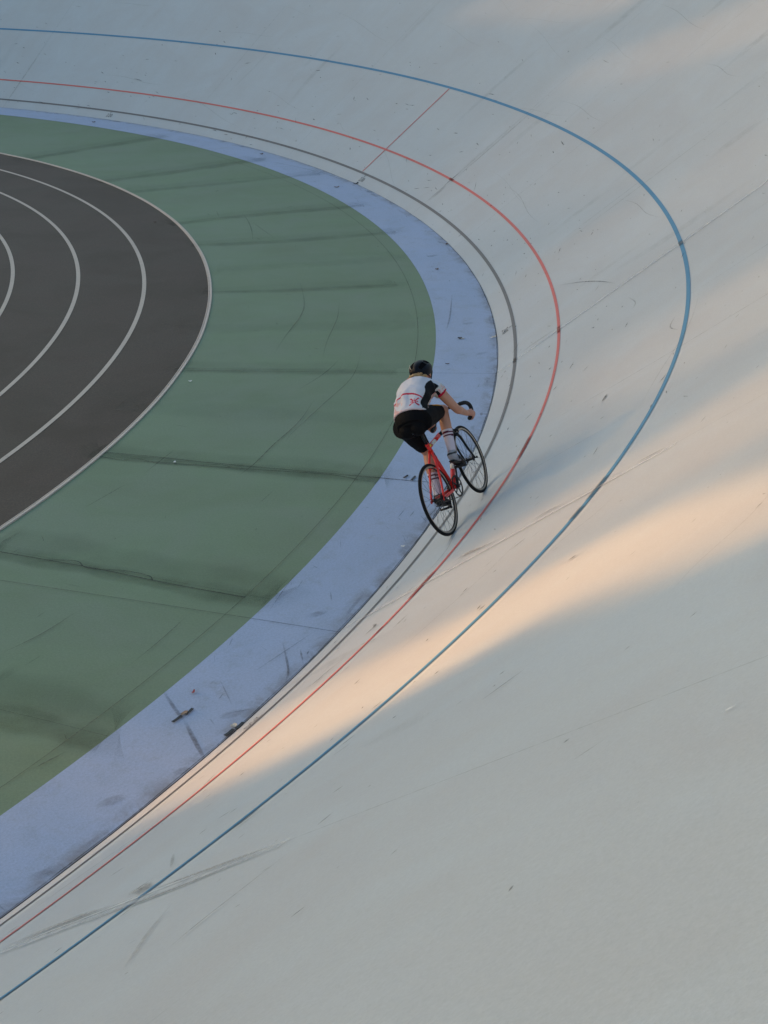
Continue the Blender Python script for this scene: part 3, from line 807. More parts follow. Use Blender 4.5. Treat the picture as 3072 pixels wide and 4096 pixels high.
for sgn in (-1, 1):
    loft(bm, [V3(0.272, sgn * 0.012, 0.712), V3(0.20, sgn * 0.034, 0.607), V3(0.10, sgn * 0.054, 0.470), V3(0.0, sgn * 0.064, 0.352)], [0.0125, 0.0115, 0.0105, 0.0090], 12, 12, mi=R_)
    loft(bm, [V3(0.375, sgn * 0.018, 0.293), V3(0.25, sgn * 0.040, 0.300), V3(0.10, sgn * 0.058, 0.322), V3(0.0, sgn * 0.064, 0.334)], [(0.0115, 0.015), (0.0105, 0.015), (0.0095, 0.013), 0.009], 12, 12, mi=R_)
    # dropout plate
    loft(bm, [V3(0.03, sgn * 0.064, 0.345), V3(-0.028, sgn * 0.064, 0.330)], [(0.0035, 0.020), (0.0035, 0.012)], 8, mi=R_)
loft(bm, [V3(0.392, -0.036, 0.292), V3(0.392, 0.036, 0.292)], 0.023, 18, mi=R_)
loft(bm, [V3(0.178, -0.036, 0.575), V3(0.178, 0.036, 0.575)], 0.006, 8, mi=R_)
frame = part('frame', bm, [M_red, M_fwhite, M_fblack], bike)
# lettering dashes and stickers on the frame
bm = bmesh.new()
for i in range(5):
    p = BBp.lerp(ST_TOP, 0.60 + 0.016 * i)
    loft(bm, [p + V3(-0.002, -0.0185, 0), p + V3(0.005, -0.0185, 0.004)], 0.0032, 6)
part('frame_lettering', bm, M_fwhite, frame)
bm = bmesh.new(); ball(bm, V3(0.285, -0.016, 0.757), (0.016, 0.006, 0.012)); part('sticker', bm, M_yel, frame)
bm = bmesh.new(); loft(bm, [V3(0.266, 0, 0.762), V3(0.260, 0, 0.788)], 0.0195, 16)
loft(bm, [V3(0.245, -0.012, 0.776), V3(0.245, 0.012, 0.776)], 0.008, 8)
part('seat_clamp', bm, M_red, frame)

# seatpost + saddle
bm = bmesh.new(); loft(bm, [V3(0.263, 0, 0.775), V3(0.238, 0, 0.915)], 0.0135, 14)
loft(bm, [V3(0.205, -0.024, 0.918), V3(0.275, -0.024, 0.918)], 0.0045, 8); loft(bm, [V3(0.205, 0.024, 0.918), V3(0.275, 0.024, 0.918)], 0.0045, 8)
loft(bm, [V3(0.24, -0.03, 0.912), V3(0.24, 0.03, 0.912)], 0.013, 12)
part('seatpost', bm, M_fblack, bike)
bm = bmesh.new()
loft(bm, [V3(0.088, 0, 0.957), V3(0.115, 0, 0.962), V3(0.165, 0, 0.958), V3(0.23, 0, 0.955), V3(0.30, 0, 0.957), V3(0.350, 0, 0.952)],
     [(0.045, 0.012), (0.068, 0.020), (0.062, 0.022), (0.034, 0.020), (0.021, 0.017), (0.014, 0.010)], 20, 24, hint=V3(0, 1, 0))
sad = part('saddle', bm, M_saddle, bike)
bm = bmesh.new()
for sgn in (-1, 1): loft(bm, [V3(0.11, sgn * 0.035, 0.948), V3(0.17, sgn * 0.022, 0.924), V3(0.28, sgn * 0.022, 0.924), V3(0.335, sgn * 0.006, 0.945)], 0.0038, 8, 14)
part('saddle_rail', bm, M_silver, sad)

# fork, headset, stem, bars
def steer_xf():
    axis = (HT_T - HT_B).normalized()
    return Matrix.Translation(HT_B) @ Matrix.Rotation(STEER, 4, axis) @ Matrix.Translation(-HT_B)
SX = steer_xf()
bm = bmesh.new()
for sgn in (-1, 1):
    loft(bm, [V3(0.872, sgn * 0.020, 0.640), V3(0.888, sgn * 0.040, 0.600), V3(0.925, sgn * 0.047, 0.470), V3(0.957, sgn * 0.050, 0.390), V3(WB, sgn * 0.051, 0.334)],
         [(0.014, 0.018), (0.012, 0.017), (0.010, 0.014), (0.009, 0.011), (0.008, 0.010)], 12, 22, hint=V3(0, 1, 0))
loft(bm, [V3(0.873, -0.045, 0.632), V3(0.873, 0.045, 0.632)], (0.016), 12)
fork = part('fork', bm, M_fblack, bike, xf=SX)
bm = bmesh.new()
for i in range(12):
    p = V3(0.893, -0.0575, 0.585).lerp(V3(0.945, -0.0605, 0.415), i / 11)
    loft(bm, [p + V3(-0.006, 0, -0.002), p + V3(0.006, 0, 0.002)], 0.003, 6)
part('fork_lettering', bm, M_lett, fork, xf=SX)
for A_, B_, r_ in ((V3(0.866, 0, 0.640), V3(0.871, 0, 0.655), 0.0235), (V3(0.838, 0, 0.770), V3(0.833, 0, 0.795), 0.0215)):
    bm = bmesh.new(); loft(bm, [A_, B_], r_, 16); part('headset_cup', bm, M_alu, bike)
bm = bmesh.new()
loft(bm, [V3(0.835, 0, 0.785), V3(0.815, 0, 0.868)], 0.015, 14)
loft(bm, [V3(0.813, 0, 0.852), V3(0.905, 0, 0.885)], [0.0165, 0.0145], 14)
loft(bm, [V3(0.905, -0.024, 0.885), V3(0.905, 0.024, 0.885)], 0.021, 16)
part('stem', bm, M_fblack, bike)
bm = bmesh.new()
barP = lambda s: [V3(0.905, 0, 0.885), V3(0.910, s * 0.08, 0.886), V3(0.925, s * 0.155, 0.884), V3(0.965, s * 0.190, 0.872), V3(1.010, s * 0.198, 0.845), V3(1.034, s * 0.200, 0.808), V3(1.024, s * 0.200, 0.770), V3(0.985, s * 0.200, 0.746), V3(0.940, s * 0.200, 0.737), V3(0.905, s * 0.200, 0.731)]
for s in (-1, 1): loft(bm, barP(s)[:3], 0.0135, 12, 10)
hb = part('handlebar', bm, M_fblack, bike)
for s in (-1, 1):
    bm = bmesh.new(); loft(bm, barP(s)[2:], 0.0185, 14, 40)
    bt = part('bar_tape', bm, M_tapeb, hb)
    bm = bmesh.new(); loft(bm, [V3(0.906, s * 0.2, 0.7312), V3(0.897, s * 0.2, 0.730)], [0.0192, 0.0175], 14); part('bar_end_plug', bm, M_fblack, hb)
# front brake caliper
bm = bmesh.new()
for s in (-1, 1): loft(bm, [V3(0.905, s * 0.004, 0.672), V3(0.913, s * 0.034, 0.668), V3(0.912, s * 0.036, 0.640), V3(0.905, s * 0.022, 0.628)], [0.009, 0.009, 0.007, 0.006], 8, 12)
ball(bm, V3(0.905, 0, 0.672), 0.014)
part('brake_caliper', bm, M_alu, fork, xf=SX)

# wheels
def wheel(cx, xf, nspoke, label):
    c = V3(cx, 0, 0.334)
    bm = bmesh.new()
    # rim: hooked box section
    prof = [(0.307, -0.0112), (0.3120, -0.0112), (0.3120, 0.0112), (0.307, 0.0112), (0.294, 0.0092), (0.2885, 0.0), (0.294, -0.0092)]
    seg = 120; rows = []
    for i in range(seg):
        a = 2 * PI * i / seg; e = V3(math.cos(a), 0, math.sin(a))
        rows.append([bm.verts.new(c + e * r + V3(0, y, 0)) for r, y in prof])
    for i in range(seg):
        A, B = rows[i], rows[(i+1) % seg]
        for k in range(len(prof)):
            f = bm.faces.new((A[k], A[(k+1) % len(prof)], B[(k+1) % len(prof)], B[k]))
            f.material_index = 1 if k in (2, 0, 3, 6) and k in (3, 6) else 0
    w = part('wheel', bm, [M_rim, M_brake], bike, xf=xf, smooth=False)
    bm = bmesh.new(); torus(bm, c, 0.3208, 0.0132, seg=140, rs=14, rz=(0.0132, 0.0135)); part('tyre', bm, M_rubber, w, xf=xf)
    bm = bmesh.new()
    loft(bm, [c + V3(0, -0.062, 0), c + V3(0, 0.062, 0)], 0.0065, 10)
    loft(bm, [c + V3(0, -0.036, 0), c + V3(0, -0.030, 0), c + V3(0, -0.028, 0), c + V3(0, 0.028, 0), c + V3(0, 0.030, 0), c + V3(0, 0.036, 0)], [0.026, 0.026, 0.014, 0.014, 0.026, 0.026], 18, smooth_path=False)
    for s in (-1, 1): loft(bm, [c + V3(0, s * 0.066, 0), c + V3(0, s * 0.078, 0)], [0.013, 0.010], 6)
    part('hub', bm, M_alu, w, xf=xf)
    for i in range(nspoke):
        s = 1 if i % 2 else -1
        a = 2 * PI * i / nspoke + 0.1; ah = a + (0.9 if (i // 2) % 2 else -0.9)
        p0 = c + V3(0.024 * math.cos(ah), s * 0.033, 0.024 * math.sin(ah)); p1 = c + V3(0.291 * math.cos(a), s * 0.002, 0.291 * math.sin(a))
        bm = bmesh.new(); loft(bm, [p0, p1], 0.0013, 6)
        part('spoke', bm, M_steel, w, xf=xf)
    return w
RW = wheel(0.0, None, 28, '')
FW = wheel(WB, SX, 28, '')

# drivetrain
CR_ANG = math.radians(62.5); CL = 0.168
cd = V3(math.cos(CR_ANG), 0, math.sin(CR_ANG))
PR, PL = BBp + cd * CL, BBp - cd * CL
bm = bmesh.new(); cc = BBp + V3(0, -0.043, 0)
T = 48
for (r0, r1) in ((0.084, 0.097),):
    rows = []
    for i in range(T * 4):
        a = 2 * PI * i / (T * 4); ro = r1 + (0.003 if i % 4 in (1, 2) else -0.002)
        e = V3(math.cos(a), 0, math.sin(a))
        rows.append([bm.verts.new(cc + e * r0 + V3(0, -0.0018, 0)), bm.verts.new(cc + e * ro + V3(0, -0.0018, 0)), bm.verts.new(cc + e * ro + V3(0, 0.0018, 0)), bm.verts.new(cc + e * r0 + V3(0, 0.0018, 0))])
    for i in range(len(rows)):
        A, B = rows[i], rows[(i+1) % len(rows)]
        for k in range(4): bm.faces.new((A[k], A[(k+1) % 4], B[(k+1) % 4], B[k]))
for i in range(5):
    a = CR_ANG + 2 * PI * i / 5
    loft(bm, [cc, cc + V3(math.cos(a), 0, math.sin(a)) * 0.086], [(0.005, 0.013), (0.004, 0.007)], 8, hint=V3(0, 1, 0))
loft(bm, [cc + V3(0, -0.01, 0), cc + V3(0, 0.02, 0)], 0.022, 16)
ring_ = part('chainring', bm, M_alu, bike, smooth=False)
for s, P, nm in ((-1, PR, 'r'), (1, PL, 'l')):
    bm = bmesh.new()
    loft(bm, [BBp + V3(0, s * 0.052, 0), P + V3(0, s * 0.066, 0)], [(0.008, 0.015), (0.006, 0.011)], 12, hint=V3(0, 1, 0))
    loft(bm, [P + V3(0, s * 0.058, 0), P + V3(0, s * 0.074, 0)], 0.013, 12); loft(bm, [BBp + V3(0, s * 0.040, 0), BBp + V3(0, s * 0.062, 0)], 0.018, 14)
    part('crank_arm', bm, M_alu, bike)
    bm = bmesh.new(); tilt = -0.45 if s < 0 else -0.25
    fx = V3(math.cos(tilt), 0, math.sin(tilt)); fz = V3(-math.sin(tilt), 0, math.cos(tilt))
    c = P + V3(0, s * 0.118, 0)
    for dx in (-0.030, 0.030): loft(bm, [c + fx * dx + V3(0, -0.045, 0), c + fx * dx + V3(0, 0.045, 0)], [(0.006, 0.010)] * 2, 8)
    for dy in (-0.045, 0.045): loft(bm, [c + fx * -0.032 + V3(0, dy, 0), c + fx * 0.032 + V3(0, dy, 0)], 0.006, 8)
    loft(bm, [P + V3(0, s * 0.07, 0), P + V3(0, s * 0.165, 0)], 0.008, 10)
    pd = part('pedal', bm, M_alu, bike)
    bm = bmesh.new()   # toe clip and strap
    loft(bm, [c + fx * 0.03 + fz * 0.0 + V3(0, 0.0, 0), c + fx * 0.085 + fz * 0.012, c + fx * 0.095 + fz * 0.045, c + fx * 0.05 + fz * 0.075], [(0.024, 0.002), (0.022, 0.002), (0.016, 0.002), (0.010, 0.002)], 8, 18, hint=V3(0, 1, 0))
    loft(bm, [c + V3(0, -0.052, -0.004), c + V3(0, -0.056, 0.03), c + V3(0, -0.035, 0.072), c + V3(0, 0.0, 0.082), c + V3(0, 0.035, 0.072), c + V3(0, 0.056, 0.03), c + V3(0, 0.052, -0.004)], [(0.008, 0.0022)] * 7, 8, 30, hint=V3(1, 0, 0))
    part('toe_strap', bm, M_fblack, pd)
bm = bmesh.new(); cg = RA + V3(0, -0.043, 0)
loft(bm, [cg + V3(0, -0.003, 0), cg + V3(0, 0.003, 0)], 0.034, 32); part('rear_cog', bm, M_alu, bike, smooth=False)
bm = bmesh.new()
P_ = []
ang_t = math.atan2(BBp.z - RA.z, BBp.x)
for i in range(15): a = PI / 2 + 0.16 + ang_t + (PI - 0.32) * i / 14; P_.append(cg + V3(math.cos(a), 0, math.sin(a)) * 0.035)
for i in range(1, 6): P_.append((cg + V3(0.035 * math.cos(-PI/2 - 0.16 + ang_t + 0.0), 0, 0.035 * math.sin(-PI/2 - 0.16 + ang_t))).lerp(cc + V3(math.cos(-PI/2 - 0.16 + ang_t), 0, math.sin(-PI/2 - 0.16 + ang_t)) * 0.099, i / 6))
for i in range(23): a = -PI / 2 - 0.16 + ang_t + (PI + 0.32) * i / 22; P_.append(cc + V3(math.cos(a), 0, math.sin(a)) * 0.099)
for i in range(1, 6): P_.append((cc + V3(math.cos(PI/2 + 0.16 + ang_t), 0, math.sin(PI/2 + 0.16 + ang_t)) * 0.099).lerp(cg + V3(math.cos(PI/2 + 0.16 + ang_t), 0, math.sin(PI/2 + 0.16 + ang_t)) * 0.035, i / 6))
P_.append(P_[0])
loft(bm, P_, [(0.0045, 0.0042)] * 2, 8, hint=V3(0, 1, 0), smooth_path=False, cap=False)
part('chain', bm, M_alu, bike)

# ------------------------------------------------------------------ rider
def remesh(bm, name, voxel, it=4):
    me = bpy.data.meshes.new(name); bmesh.ops.recalc_face_normals(bm, faces=bm.faces); bm.to_mesh(me); bm.free()
    ob = bpy.data.objects.new(name, me); COL.objects.link(ob)
    md = ob.modifiers.new('r', 'REMESH'); md.mode = 'VOXEL'; md.voxel_size = voxel; md.use_smooth_shade = True
    sm = ob.modifiers.new('s', 'SMOOTH'); sm.factor = 0.5; sm.iterations = it
    bpy.context.view_layer.update()
    me2 = bpy.data.meshes.new_from_object(ob.evaluated_get(bpy.context.evaluated_depsgraph_get()))
    bpy.data.objects.remove(ob); bpy.data.meshes.remove(me)
    b2 = bmesh.new(); b2.from_mesh(me2); bpy.data.meshes.remove(me2)
    return b2

def color_verts(bm, fn):
    lay = bm.verts.layers.float_color.new('Col')
    for v in bm.verts: v[lay] = (*fn(v.co), 1)

def cloth_mat(name, rough=0.75, spec=0.25, wr=0.0, nscale=18):
    t = NT(name)
    at = t.n('ShaderNodeAttribute', attribute_name='Col')
    nz = t.noise(t.coords('Object'), nscale, 4, 0.6, 0.6)
    return t.done(t.bsdf(at.outputs['Color'], rough, spec, 0, nz if wr else None, wr, 0.02))
def skin_material():
    t = NT('skin')
    at = t.n('ShaderNodeAttribute', attribute_name='Col')
    nz = t.noise(t.coords('Object'), 40, 4)
    c = t.mix(t.math('MULTIPLY', nz, 0.25), at.outputs['Color'], (0.40, 0.17, 0.11))
    b = t.bsdf(c, 0.5, 0.4)
    b.inputs['Subsurface Weight'].default_value = 0.08
    b.inputs['Subsurface Radius'].default_value = (0.02, 0.008, 0.004)
    return t.done(b)
M_skin = skin_material()
M_jersey = cloth_mat('jersey_cloth', 0.8, 0.2, 0.5, 9)
M_shorts = cloth_mat('shorts_lycra', 0.7, 0.10, 0.15, 22)
M_sock = cloth_mat('sock_knit', 0.9, 0.15, 0.3, 90)
M_shoe = cloth_mat('shoe_upper', 0.45, 0.4, 0.1, 40)
M_hair = simple('blond_hair', (0.47, 0.285, 0.125), 0.5, 0.35, 0, 0.45, 30)
M_helm = simple('helmet_shell', (0.005, 0.0075, 0.013), 0.40, 0.12, 0, 0.3)
M_vent = simple('helmet_vent', (0.004, 0.004, 0.005), 0.9, 0.1)
M_strap = simple('helmet_strap', (0.02, 0.02, 0.022), 0.8, 0.2)
M_eye = simple('eye_white', (0.75, 0.73, 0.70), 0.2, 0.5)
M_gold = simple('pale_gold_trim', (0.55, 0.47, 0.33), 0.4, 0.5)

P_BASE = V3(0.20, 0, 0.975)
person = empty('person', B_M @ Matrix.Translation(P_BASE * BS))
tag(person, 'rider in white jersey, black shorts and black helmet crouched over the red bicycle', 'person')

HIPc = V3(0.195, 0, 1.035)
hipR, hipL = HIPc + V3(0, -0.085, 0), HIPc + V3(0, 0.085, 0)
kneeR, kneeL = V3(0.630, -0.115, 0.950), V3(0.440, 0.110, 0.665)
ankR, ankL = V3(0.428, -0.118, 0.600), V3(0.262, 0.112, 0.298)
shR, shL = V3(0.598, -0.158, 1.168), V3(0.735, 0.132, 1.232)
elR, elL = V3(0.610, -0.250, 0.925), V3(0.640, 0.262, 0.960)
wrR, wrL = V3(0.850, -0.218, 0.797), V3(0.850, 0.218, 0.800)
LAT0, LAT1 = V3(0, 1, 0), (shL - shR).normalized()
shC = (shL + shR) / 2
TP = [V3(0.155, 0, 1.000), V3(0.205, 0, 1.070), V3(0.285, 0, 1.135), V3(0.385, -0.008, 1.192), V3(0.490, -0.014, 1.222), V3(0.580, -0.014, 1.222), shC + V3(0.0, 0, 0.012), V3(0.700, -0.008, 1.246)]
TW = [(0.135, 0.105), (0.160, 0.122), (0.148, 0.108), (0.156, 0.116), (0.160, 0.116), (0.150, 0.092), (0.112, 0.060), (0.054, 0.048)]
HEAD = V3(0.768, -0.006, 1.292)
hup = V3(0.12, -0.27, 0.95).normalized(); hfw = (V3(0.96, 0.02, -0.16)); hfw = (hfw - hup * hfw.dot(hup)).normalized(); hlt = hup.cross(hfw)
HR = Matrix(((hfw.x, hlt.x, hup.x), (hfw.y, hlt.y, hup.y), (hfw.z, hlt.z, hup.z)))
def hp(x, y, z): return HEAD + HR @ V3(x, y, z)

def hand(bm, wr, s, cx):
    """fist closed round the drop: bar runs along x at y = s*0.2, z ~ 0.74"""
    k = lambda x, y, z: V3(x, s * y, z)
    zb = lambda x: 0.731 + (x - 0.905) * 0.22
    loft(bm, [wr, k(0.885, 0.224, 0.786), k(0.925, 0.230, 0.772), k(0.958, 0.229, 0.764)], [(0.019, 0.026), (0.017, 0.030), (0.015, 0.036), (0.012, 0.036)], 14, 12, hint=V3(0, 1, 0))
    for i, x in enumerate((0.982, 0.962, 0.941, 0.921)):
        r = (0.0095, 0.0098, 0.0095, 0.0082)[i]; z = zb(x); L = (0.0, 0.004, 0.002, -0.004)[i]
        loft(bm, [k(x - 0.022, 0.226, z + 0.026), k(x - 0.004, 0.230 + L * 0.3, z + 0.016), k(x + 0.006, 0.2305 + L * 0.3, z - 0.006), k(x + 0.006, 0.214, z - 0.0255 - L * 0.3), k(x + 0.003, 0.192 - L, z - 0.024), k(x, 0.178 - L, z - 0.010)],
             [r * 1.15, r * 1.12, r * 1.05, r, r * 0.92, r * 0.78], 10, 18)
    loft(bm, [k(0.885, 0.212, 0.778), k(0.918, 0.192, 0.770), k(0.948, 0.180, 0.768), k(0.974, 0.181, 0.764)], [0.014, 0.0125, 0.0108, 0.0085], 10, 14)

bm = bmesh.new()
loft(bm, TP, [(a * 0.86, b * 0.86) for a, b in TW], 22, 30, hint=[LAT0, LAT1])
loft(bm, [V3(0.680, -0.006, 1.250), V3(0.720, -0.006, 1.272), hp(-0.02, 0, -0.03)], [0.056, 0.051, 0.052], 14, 10)           # neck
ball(bm, hp(0, 0, 0.015), (0.096, 0.075, 0.105), 22, 16, HR)                                                     # skull
loft(bm, [hp(0.03, 0, -0.01), hp(0.052, 0, -0.065), hp(0.066, 0, -0.102)], [(0.062, 0.060), (0.052, 0.046), (0.026, 0.022)], 14, 10, hint=hlt)  # jaw
loft(bm, [hp(0.090, 0, 0.012), hp(0.106, 0, -0.012), hp(0.112, 0, -0.028), hp(0.096, 0, -0.036)], [0.008, 0.010, 0.013, 0.009], 10, 10)          # nose
for z in (-0.058, -0.067): loft(bm, [hp(0.078, -0.022, z), hp(0.089, 0, z), hp(0.078, 0.022, z)], [0.004, 0.0065, 0.004], 8, 10)               # lips
for s in (-1, 1):
    ball(bm, hp(-0.004, s * 0.078, -0.004), (0.019, 0.009, 0.031), 12, 10, HR)                                     # ear
    loft(bm, [hp(0.082, s * 0.012, 0.026), hp(0.078, s * 0.045, 0.024)], 0.007, 8)                                # brow
for sh, el, wr, s in ((shR, elR, wrR, -1), (shL, elL, wrL, 1)):
    loft(bm, [sh + V3(-0.02, -s * 0.07, 0.02), sh, sh.lerp(el, 0.35), el, el.lerp(wr, 0.3), el.lerp(wr, 0.7), wr], [0.062, 0.056, 0.047, 0.038, 0.039, 0.030, (0.027, 0.023)], 14, 34)
    hand(bm, wr, s, 0.95)
for h, k, a, s in ((hipR, kneeR, ankR, -1), (hipL, kneeL, ankL, 1)):
    calf = k.lerp(a, 0.33) + V3(-0.018, 0, -0.008)
    loft(bm, [h, h.lerp(k, 0.45), h.lerp(k, 0.8), k + (k - h).normalized() * 0.006], [0.088, 0.074, 0.056, 0.049], 16, 22)
    ball(bm, k + V3(0.005, 0, -0.004), 0.050, 14, 10)
    loft(bm, [k, calf, k.lerp(a, 0.65) + V3(-0.006, 0, 0), a, a + (a - k).normalized() * 0.02], [0.047, 0.052, 0.041, 0.033, 0.034], 14, 22)
    tl = -0.50 if s < 0 else -0.30
    fx = V3(math.cos(tl), 0, math.sin(tl)); fz = V3(-math.sin(tl), 0, math.cos(tl))
    loft(bm, [a + fx * -0.04 - fz * 0.045, a + fx * 0.03 - fz * 0.04, a + fx * 0.12 - fz * 0.065], [0.030, 0.033, 0.026], 12, 10)
b2 = remesh(bm, 'body', 0.0048, 5)
def skin_col(p):
    base = Vector((0.56, 0.275, 0.175))
    n = mnoise.noise(p * 9) * 0.05
    c = base * (1 + n)
    for kn in (kneeR, kneeL, elR, elL):
        d = (p - kn).length
        if d < 0.07: c = c.lerp(Vector((0.50, 0.20, 0.13)), 0.5 * (1 - d / 0.07))
    for hd in (V3(0.95, -0.21, 0.75), V3(0.95, 0.21, 0.75)):
        d = (p - hd).length
        if d < 0.09: c = c.lerp(Vector((0.50, 0.22, 0.165)), 0.6)
    d = (p - hp(-0.004, -0.08, -0.004)).length
    if d < 0.04: c = c.lerp(Vector((0.55, 0.17, 0.13)), 0.6)
    return tuple(c)
color_verts(b2, skin_col)
body = part('body', b2, M_skin, person, P_BASE)
for s in (-1, 1):
    bm = bmesh.new(); ball(bm, hp(0.082, s * 0.031, 0.010), 0.0125, 12, 8); part('eye', bm, M_eye, person, P_BASE)

# jersey -------------------------------------------------------------
JP = TP[1:]; JW = [(a + 0.013, b + 0.011) for a, b in TW[1:]]
JP = [V3(0.200, 0, 1.070)] + [V3(0.225, 0, 1.090)] + JP[1:]
JW = [(0.166, 0.134)] + [(0.166, 0.132)] + JW[1:]
bm = bmesh.new()
loft(bm, JP, JW, 26, 40, hint=[LAT0, LAT1])
for sh, el, s in ((shR, elR, -1), (shL, elL, 1)):
    loft(bm, [sh + V3(-0.045, -s * 0.09, 0.005), sh + V3(-0.012, -s * 0.02, 0.012), sh.lerp(el, 0.16), sh.lerp(el, 0.30)], [(0.086, 0.074), (0.080, 0.070), 0.066, 0.062], 16, 22)
# loaded back pockets and fabric folds
loft(bm, [V3(0.215, -0.085, 1.175), V3(0.30, -0.09, 1.225)], [(0.055, 0.02), (0.055, 0.02)], 12, 8, hint=LAT0)
loft(bm, [V3(0.215, 0.075, 1.175), V3(0.30, 0.08, 1.230)], [(0.060, 0.022), (0.060, 0.02)], 12, 8, hint=LAT0)
b2 = remesh(bm, 'jersey', 0.0045, 6)
# path parameterisation for the print
JC = catmull(JP, 60)
JL = [0.0]
for a, b in zip(JC[:-1], JC[1:]): JL.append(JL[-1] + (b - a).length)
def jparam(p):
    i = min(range(60), key=lambda q: (JC[q] - p).length_squared)
    a, b = JC[max(i-1, 0)], JC[min(i+1, 59)]
    t = (b - a).normalized()
    u = JL[i] + (p - JC[i]).dot(t)
    lat = LAT0.lerp(LAT1, i / 59).normalized(); nor = t.cross(lat).normalized()
    if nor.z < 0: nor = -nor
    r = p - JC[i]
    return u, r.dot(lat), r.dot(nor)
armax = {s: (sh, (el - sh).normalized()) for s, sh, el in ((-1, shR, elR), (1, shL, elL))}
WHITE = Vector((0.58, 0.58, 0.63)); RED = Vector((0.48, 0.015, 0.045)); BLK = Vector((0.006, 0.006, 0.008)); PINK = Vector((0.66, 0.33, 0.30)); CRM = Vector((0.60, 0.54, 0.50))
EMB = (0.080, -0.092)
def jcol(p):
    for s, (sh, ax) in armax.items():
        r = p - sh; L = r.dot(ax); rad = (r - ax * L).length
        if L > 0.0 and rad < 0.085 and s * (p.y) > 0.168:
            tot = 0.084
            if L > tot - 0.022: return tuple(RED)
            side = (r - ax * L).normalized().dot(V3(-0.15, 0, -1))
            side2 = (r - ax * L).normalized().dot(V3(-1, 0, 0))
            if (r - ax * L).normalized().dot(V3(-0.45, -s * 0.85, -0.2)) > 0.10 and p.z < 1.150 - 0.25 * (p.x - 0.55): return tuple(BLK)
            n = mnoise.noise(p * 42)
            return tuple(PINK if n > 0.22 else CRM)
    u, v, h = jparam(p)
    # flank: black side panel
    half = 0.158
    edge = -0.018 + 0.10 * max(0.0, u - 0.16)          # height of the panel's top border over the side line
    wav = 0.012 * math.sin(u * 26)
    if (v < -0.088 - 0.10 * max(0.0, 0.12 - u) and h < 0.062 or v > 0.10 and h < -0.03) and h < 0.056 + wav + 0.05 * max(0, u - 0.18) and 0.02 < u < 0.40:
        if u > 0.02 and h > -0.055 + 0.3 * (0.20 - u) * (1 if u < 0.2 else 0): return tuple(BLK)
        n = mnoise.noise(p * 30)
        return tuple(PINK if n > 0.15 else CRM)
    back = h > -0.02
    if back:
        band = 0.172 - 2.2 * (v + 0.02) ** 2
        if abs(u - band) < 0.0075: return tuple(RED)
        if u < band:
            du, dv = u - EMB[0], v - EMB[1]
            r = math.hypot(du, dv); a = math.atan2(du, dv)
            if 0.006 < r < 0.056:
                k = round(a / (PI / 4)); da = abs(a - k * PI / 4) * r
                lim = (0.062, 0.040)[int(k) % 2 == 0] if False else (0.054 if int(k) % 2 else 0.032)
                if r < lim and da < 0.0034 + 0.085 * r and mnoise.noise(p * 60) > -0.45: return tuple(RED)
            n = mnoise.noise(Vector((u * 24, v * 24, 3.0)))
            if v > 0.05 and n > 0.02 and u < 0.17: return tuple(PINK.lerp(WHITE, 0.25))
            if v > 0.02 and n > 0.28 and u < 0.11: return tuple(PINK.lerp(WHITE, 0.4))
            if u < 0.012: return tuple(PINK.lerp(WHITE, 0.6))
            return tuple(WHITE * 0.97)
    if u > 0.610:
        return tuple(RED if mnoise.noise(p * 50) > -0.05 else WHITE)
    n = mnoise.noise(Vector((u * 20, v * 20, 8.0)))
    if u > 0.575 and v > 0.02 and n > 0.1: return tuple(PINK)
    return tuple(WHITE)
# soft wrinkles across the back, then print
for v in b2.verts:
    u, w, h = jparam(v.co)
    wr_ = 0.0095 * math.sin(u * 44 + 9 * w + 3 * mnoise.noise(v.co * 7)) * max(0, 1 - abs(u - 0.34) * 4)
    wr_ += 0.0080 * math.sin(w * 70 + 14 * u + 4 * mnoise.noise(v.co * 6)) * max(0, 1 - abs(u - 0.13) * 7)
    wr_ += 0.0045 * mnoise.noise(v.co * 16)
    i = min(range(0, 60, 3), key=lambda q: (JC[q] - v.co).length_squared)
    dirv = (v.co - JC[i]); 
    if dirv.length > 1e-5: v.co += dirv.normalized() * wr_
color_verts(b2, jcol)
from mathutils.bvhtree import BVHTree
JBVH = BVHTree.FromBMesh(b2)
jersey = part('jersey', b2, M_jersey, person, P_BASE)

# shorts -------------------------------------------------------------
bm = bmesh.new()
loft(bm, [V3(0.120, 0, 0.975), V3(0.155, 0, 1.000), V3(0.205, 0, 1.068), V3(0.265, 0, 1.118)], [(0.115, 0.09), (0.150, 0.118), (0.164, 0.126), (0.150, 0.112)], 24, 18, hint=LAT0)
for h, k, s in ((hipR, kneeR, -1), (hipL, kneeL, 1)):
    loft(bm, [h + V3(-0.045, s * 0.012, -0.005), h.lerp(k, 0.18) + V3(0, s * 0.004, 0), h.lerp(k, 0.45), h.lerp(k, 0.70), h.lerp(k, 0.81)], [0.102, 0.103, 0.092, 0.074, 0.065], 18, 26)
ball(bm, V3(0.135, 0.055, 0.985), (0.075, 0.075, 0.075)); ball(bm, V3(0.135, -0.055, 0.985), (0.075, 0.075, 0.075))
b2 = remesh(bm, 'shorts', 0.005, 5)
tr_ax = (kneeR - hipR).normalized()
def scol(p):
    r = p - hipR; L = r.dot(tr_ax); q = (r - tr_ax * L)
    if p.y < -0.03 and 0.20 < L < 0.345 and q.length > 0.03:
        qn = q.normalized()
        if qn.z > 0.62 + 1.2 * (0.345 - L) and qn.y < 0.5: return (0.80, 0.33, 0.01)
    return (0.004, 0.004, 0.005)
color_verts(b2, scol)
part('shorts', b2, M_shorts, person, P_BASE)

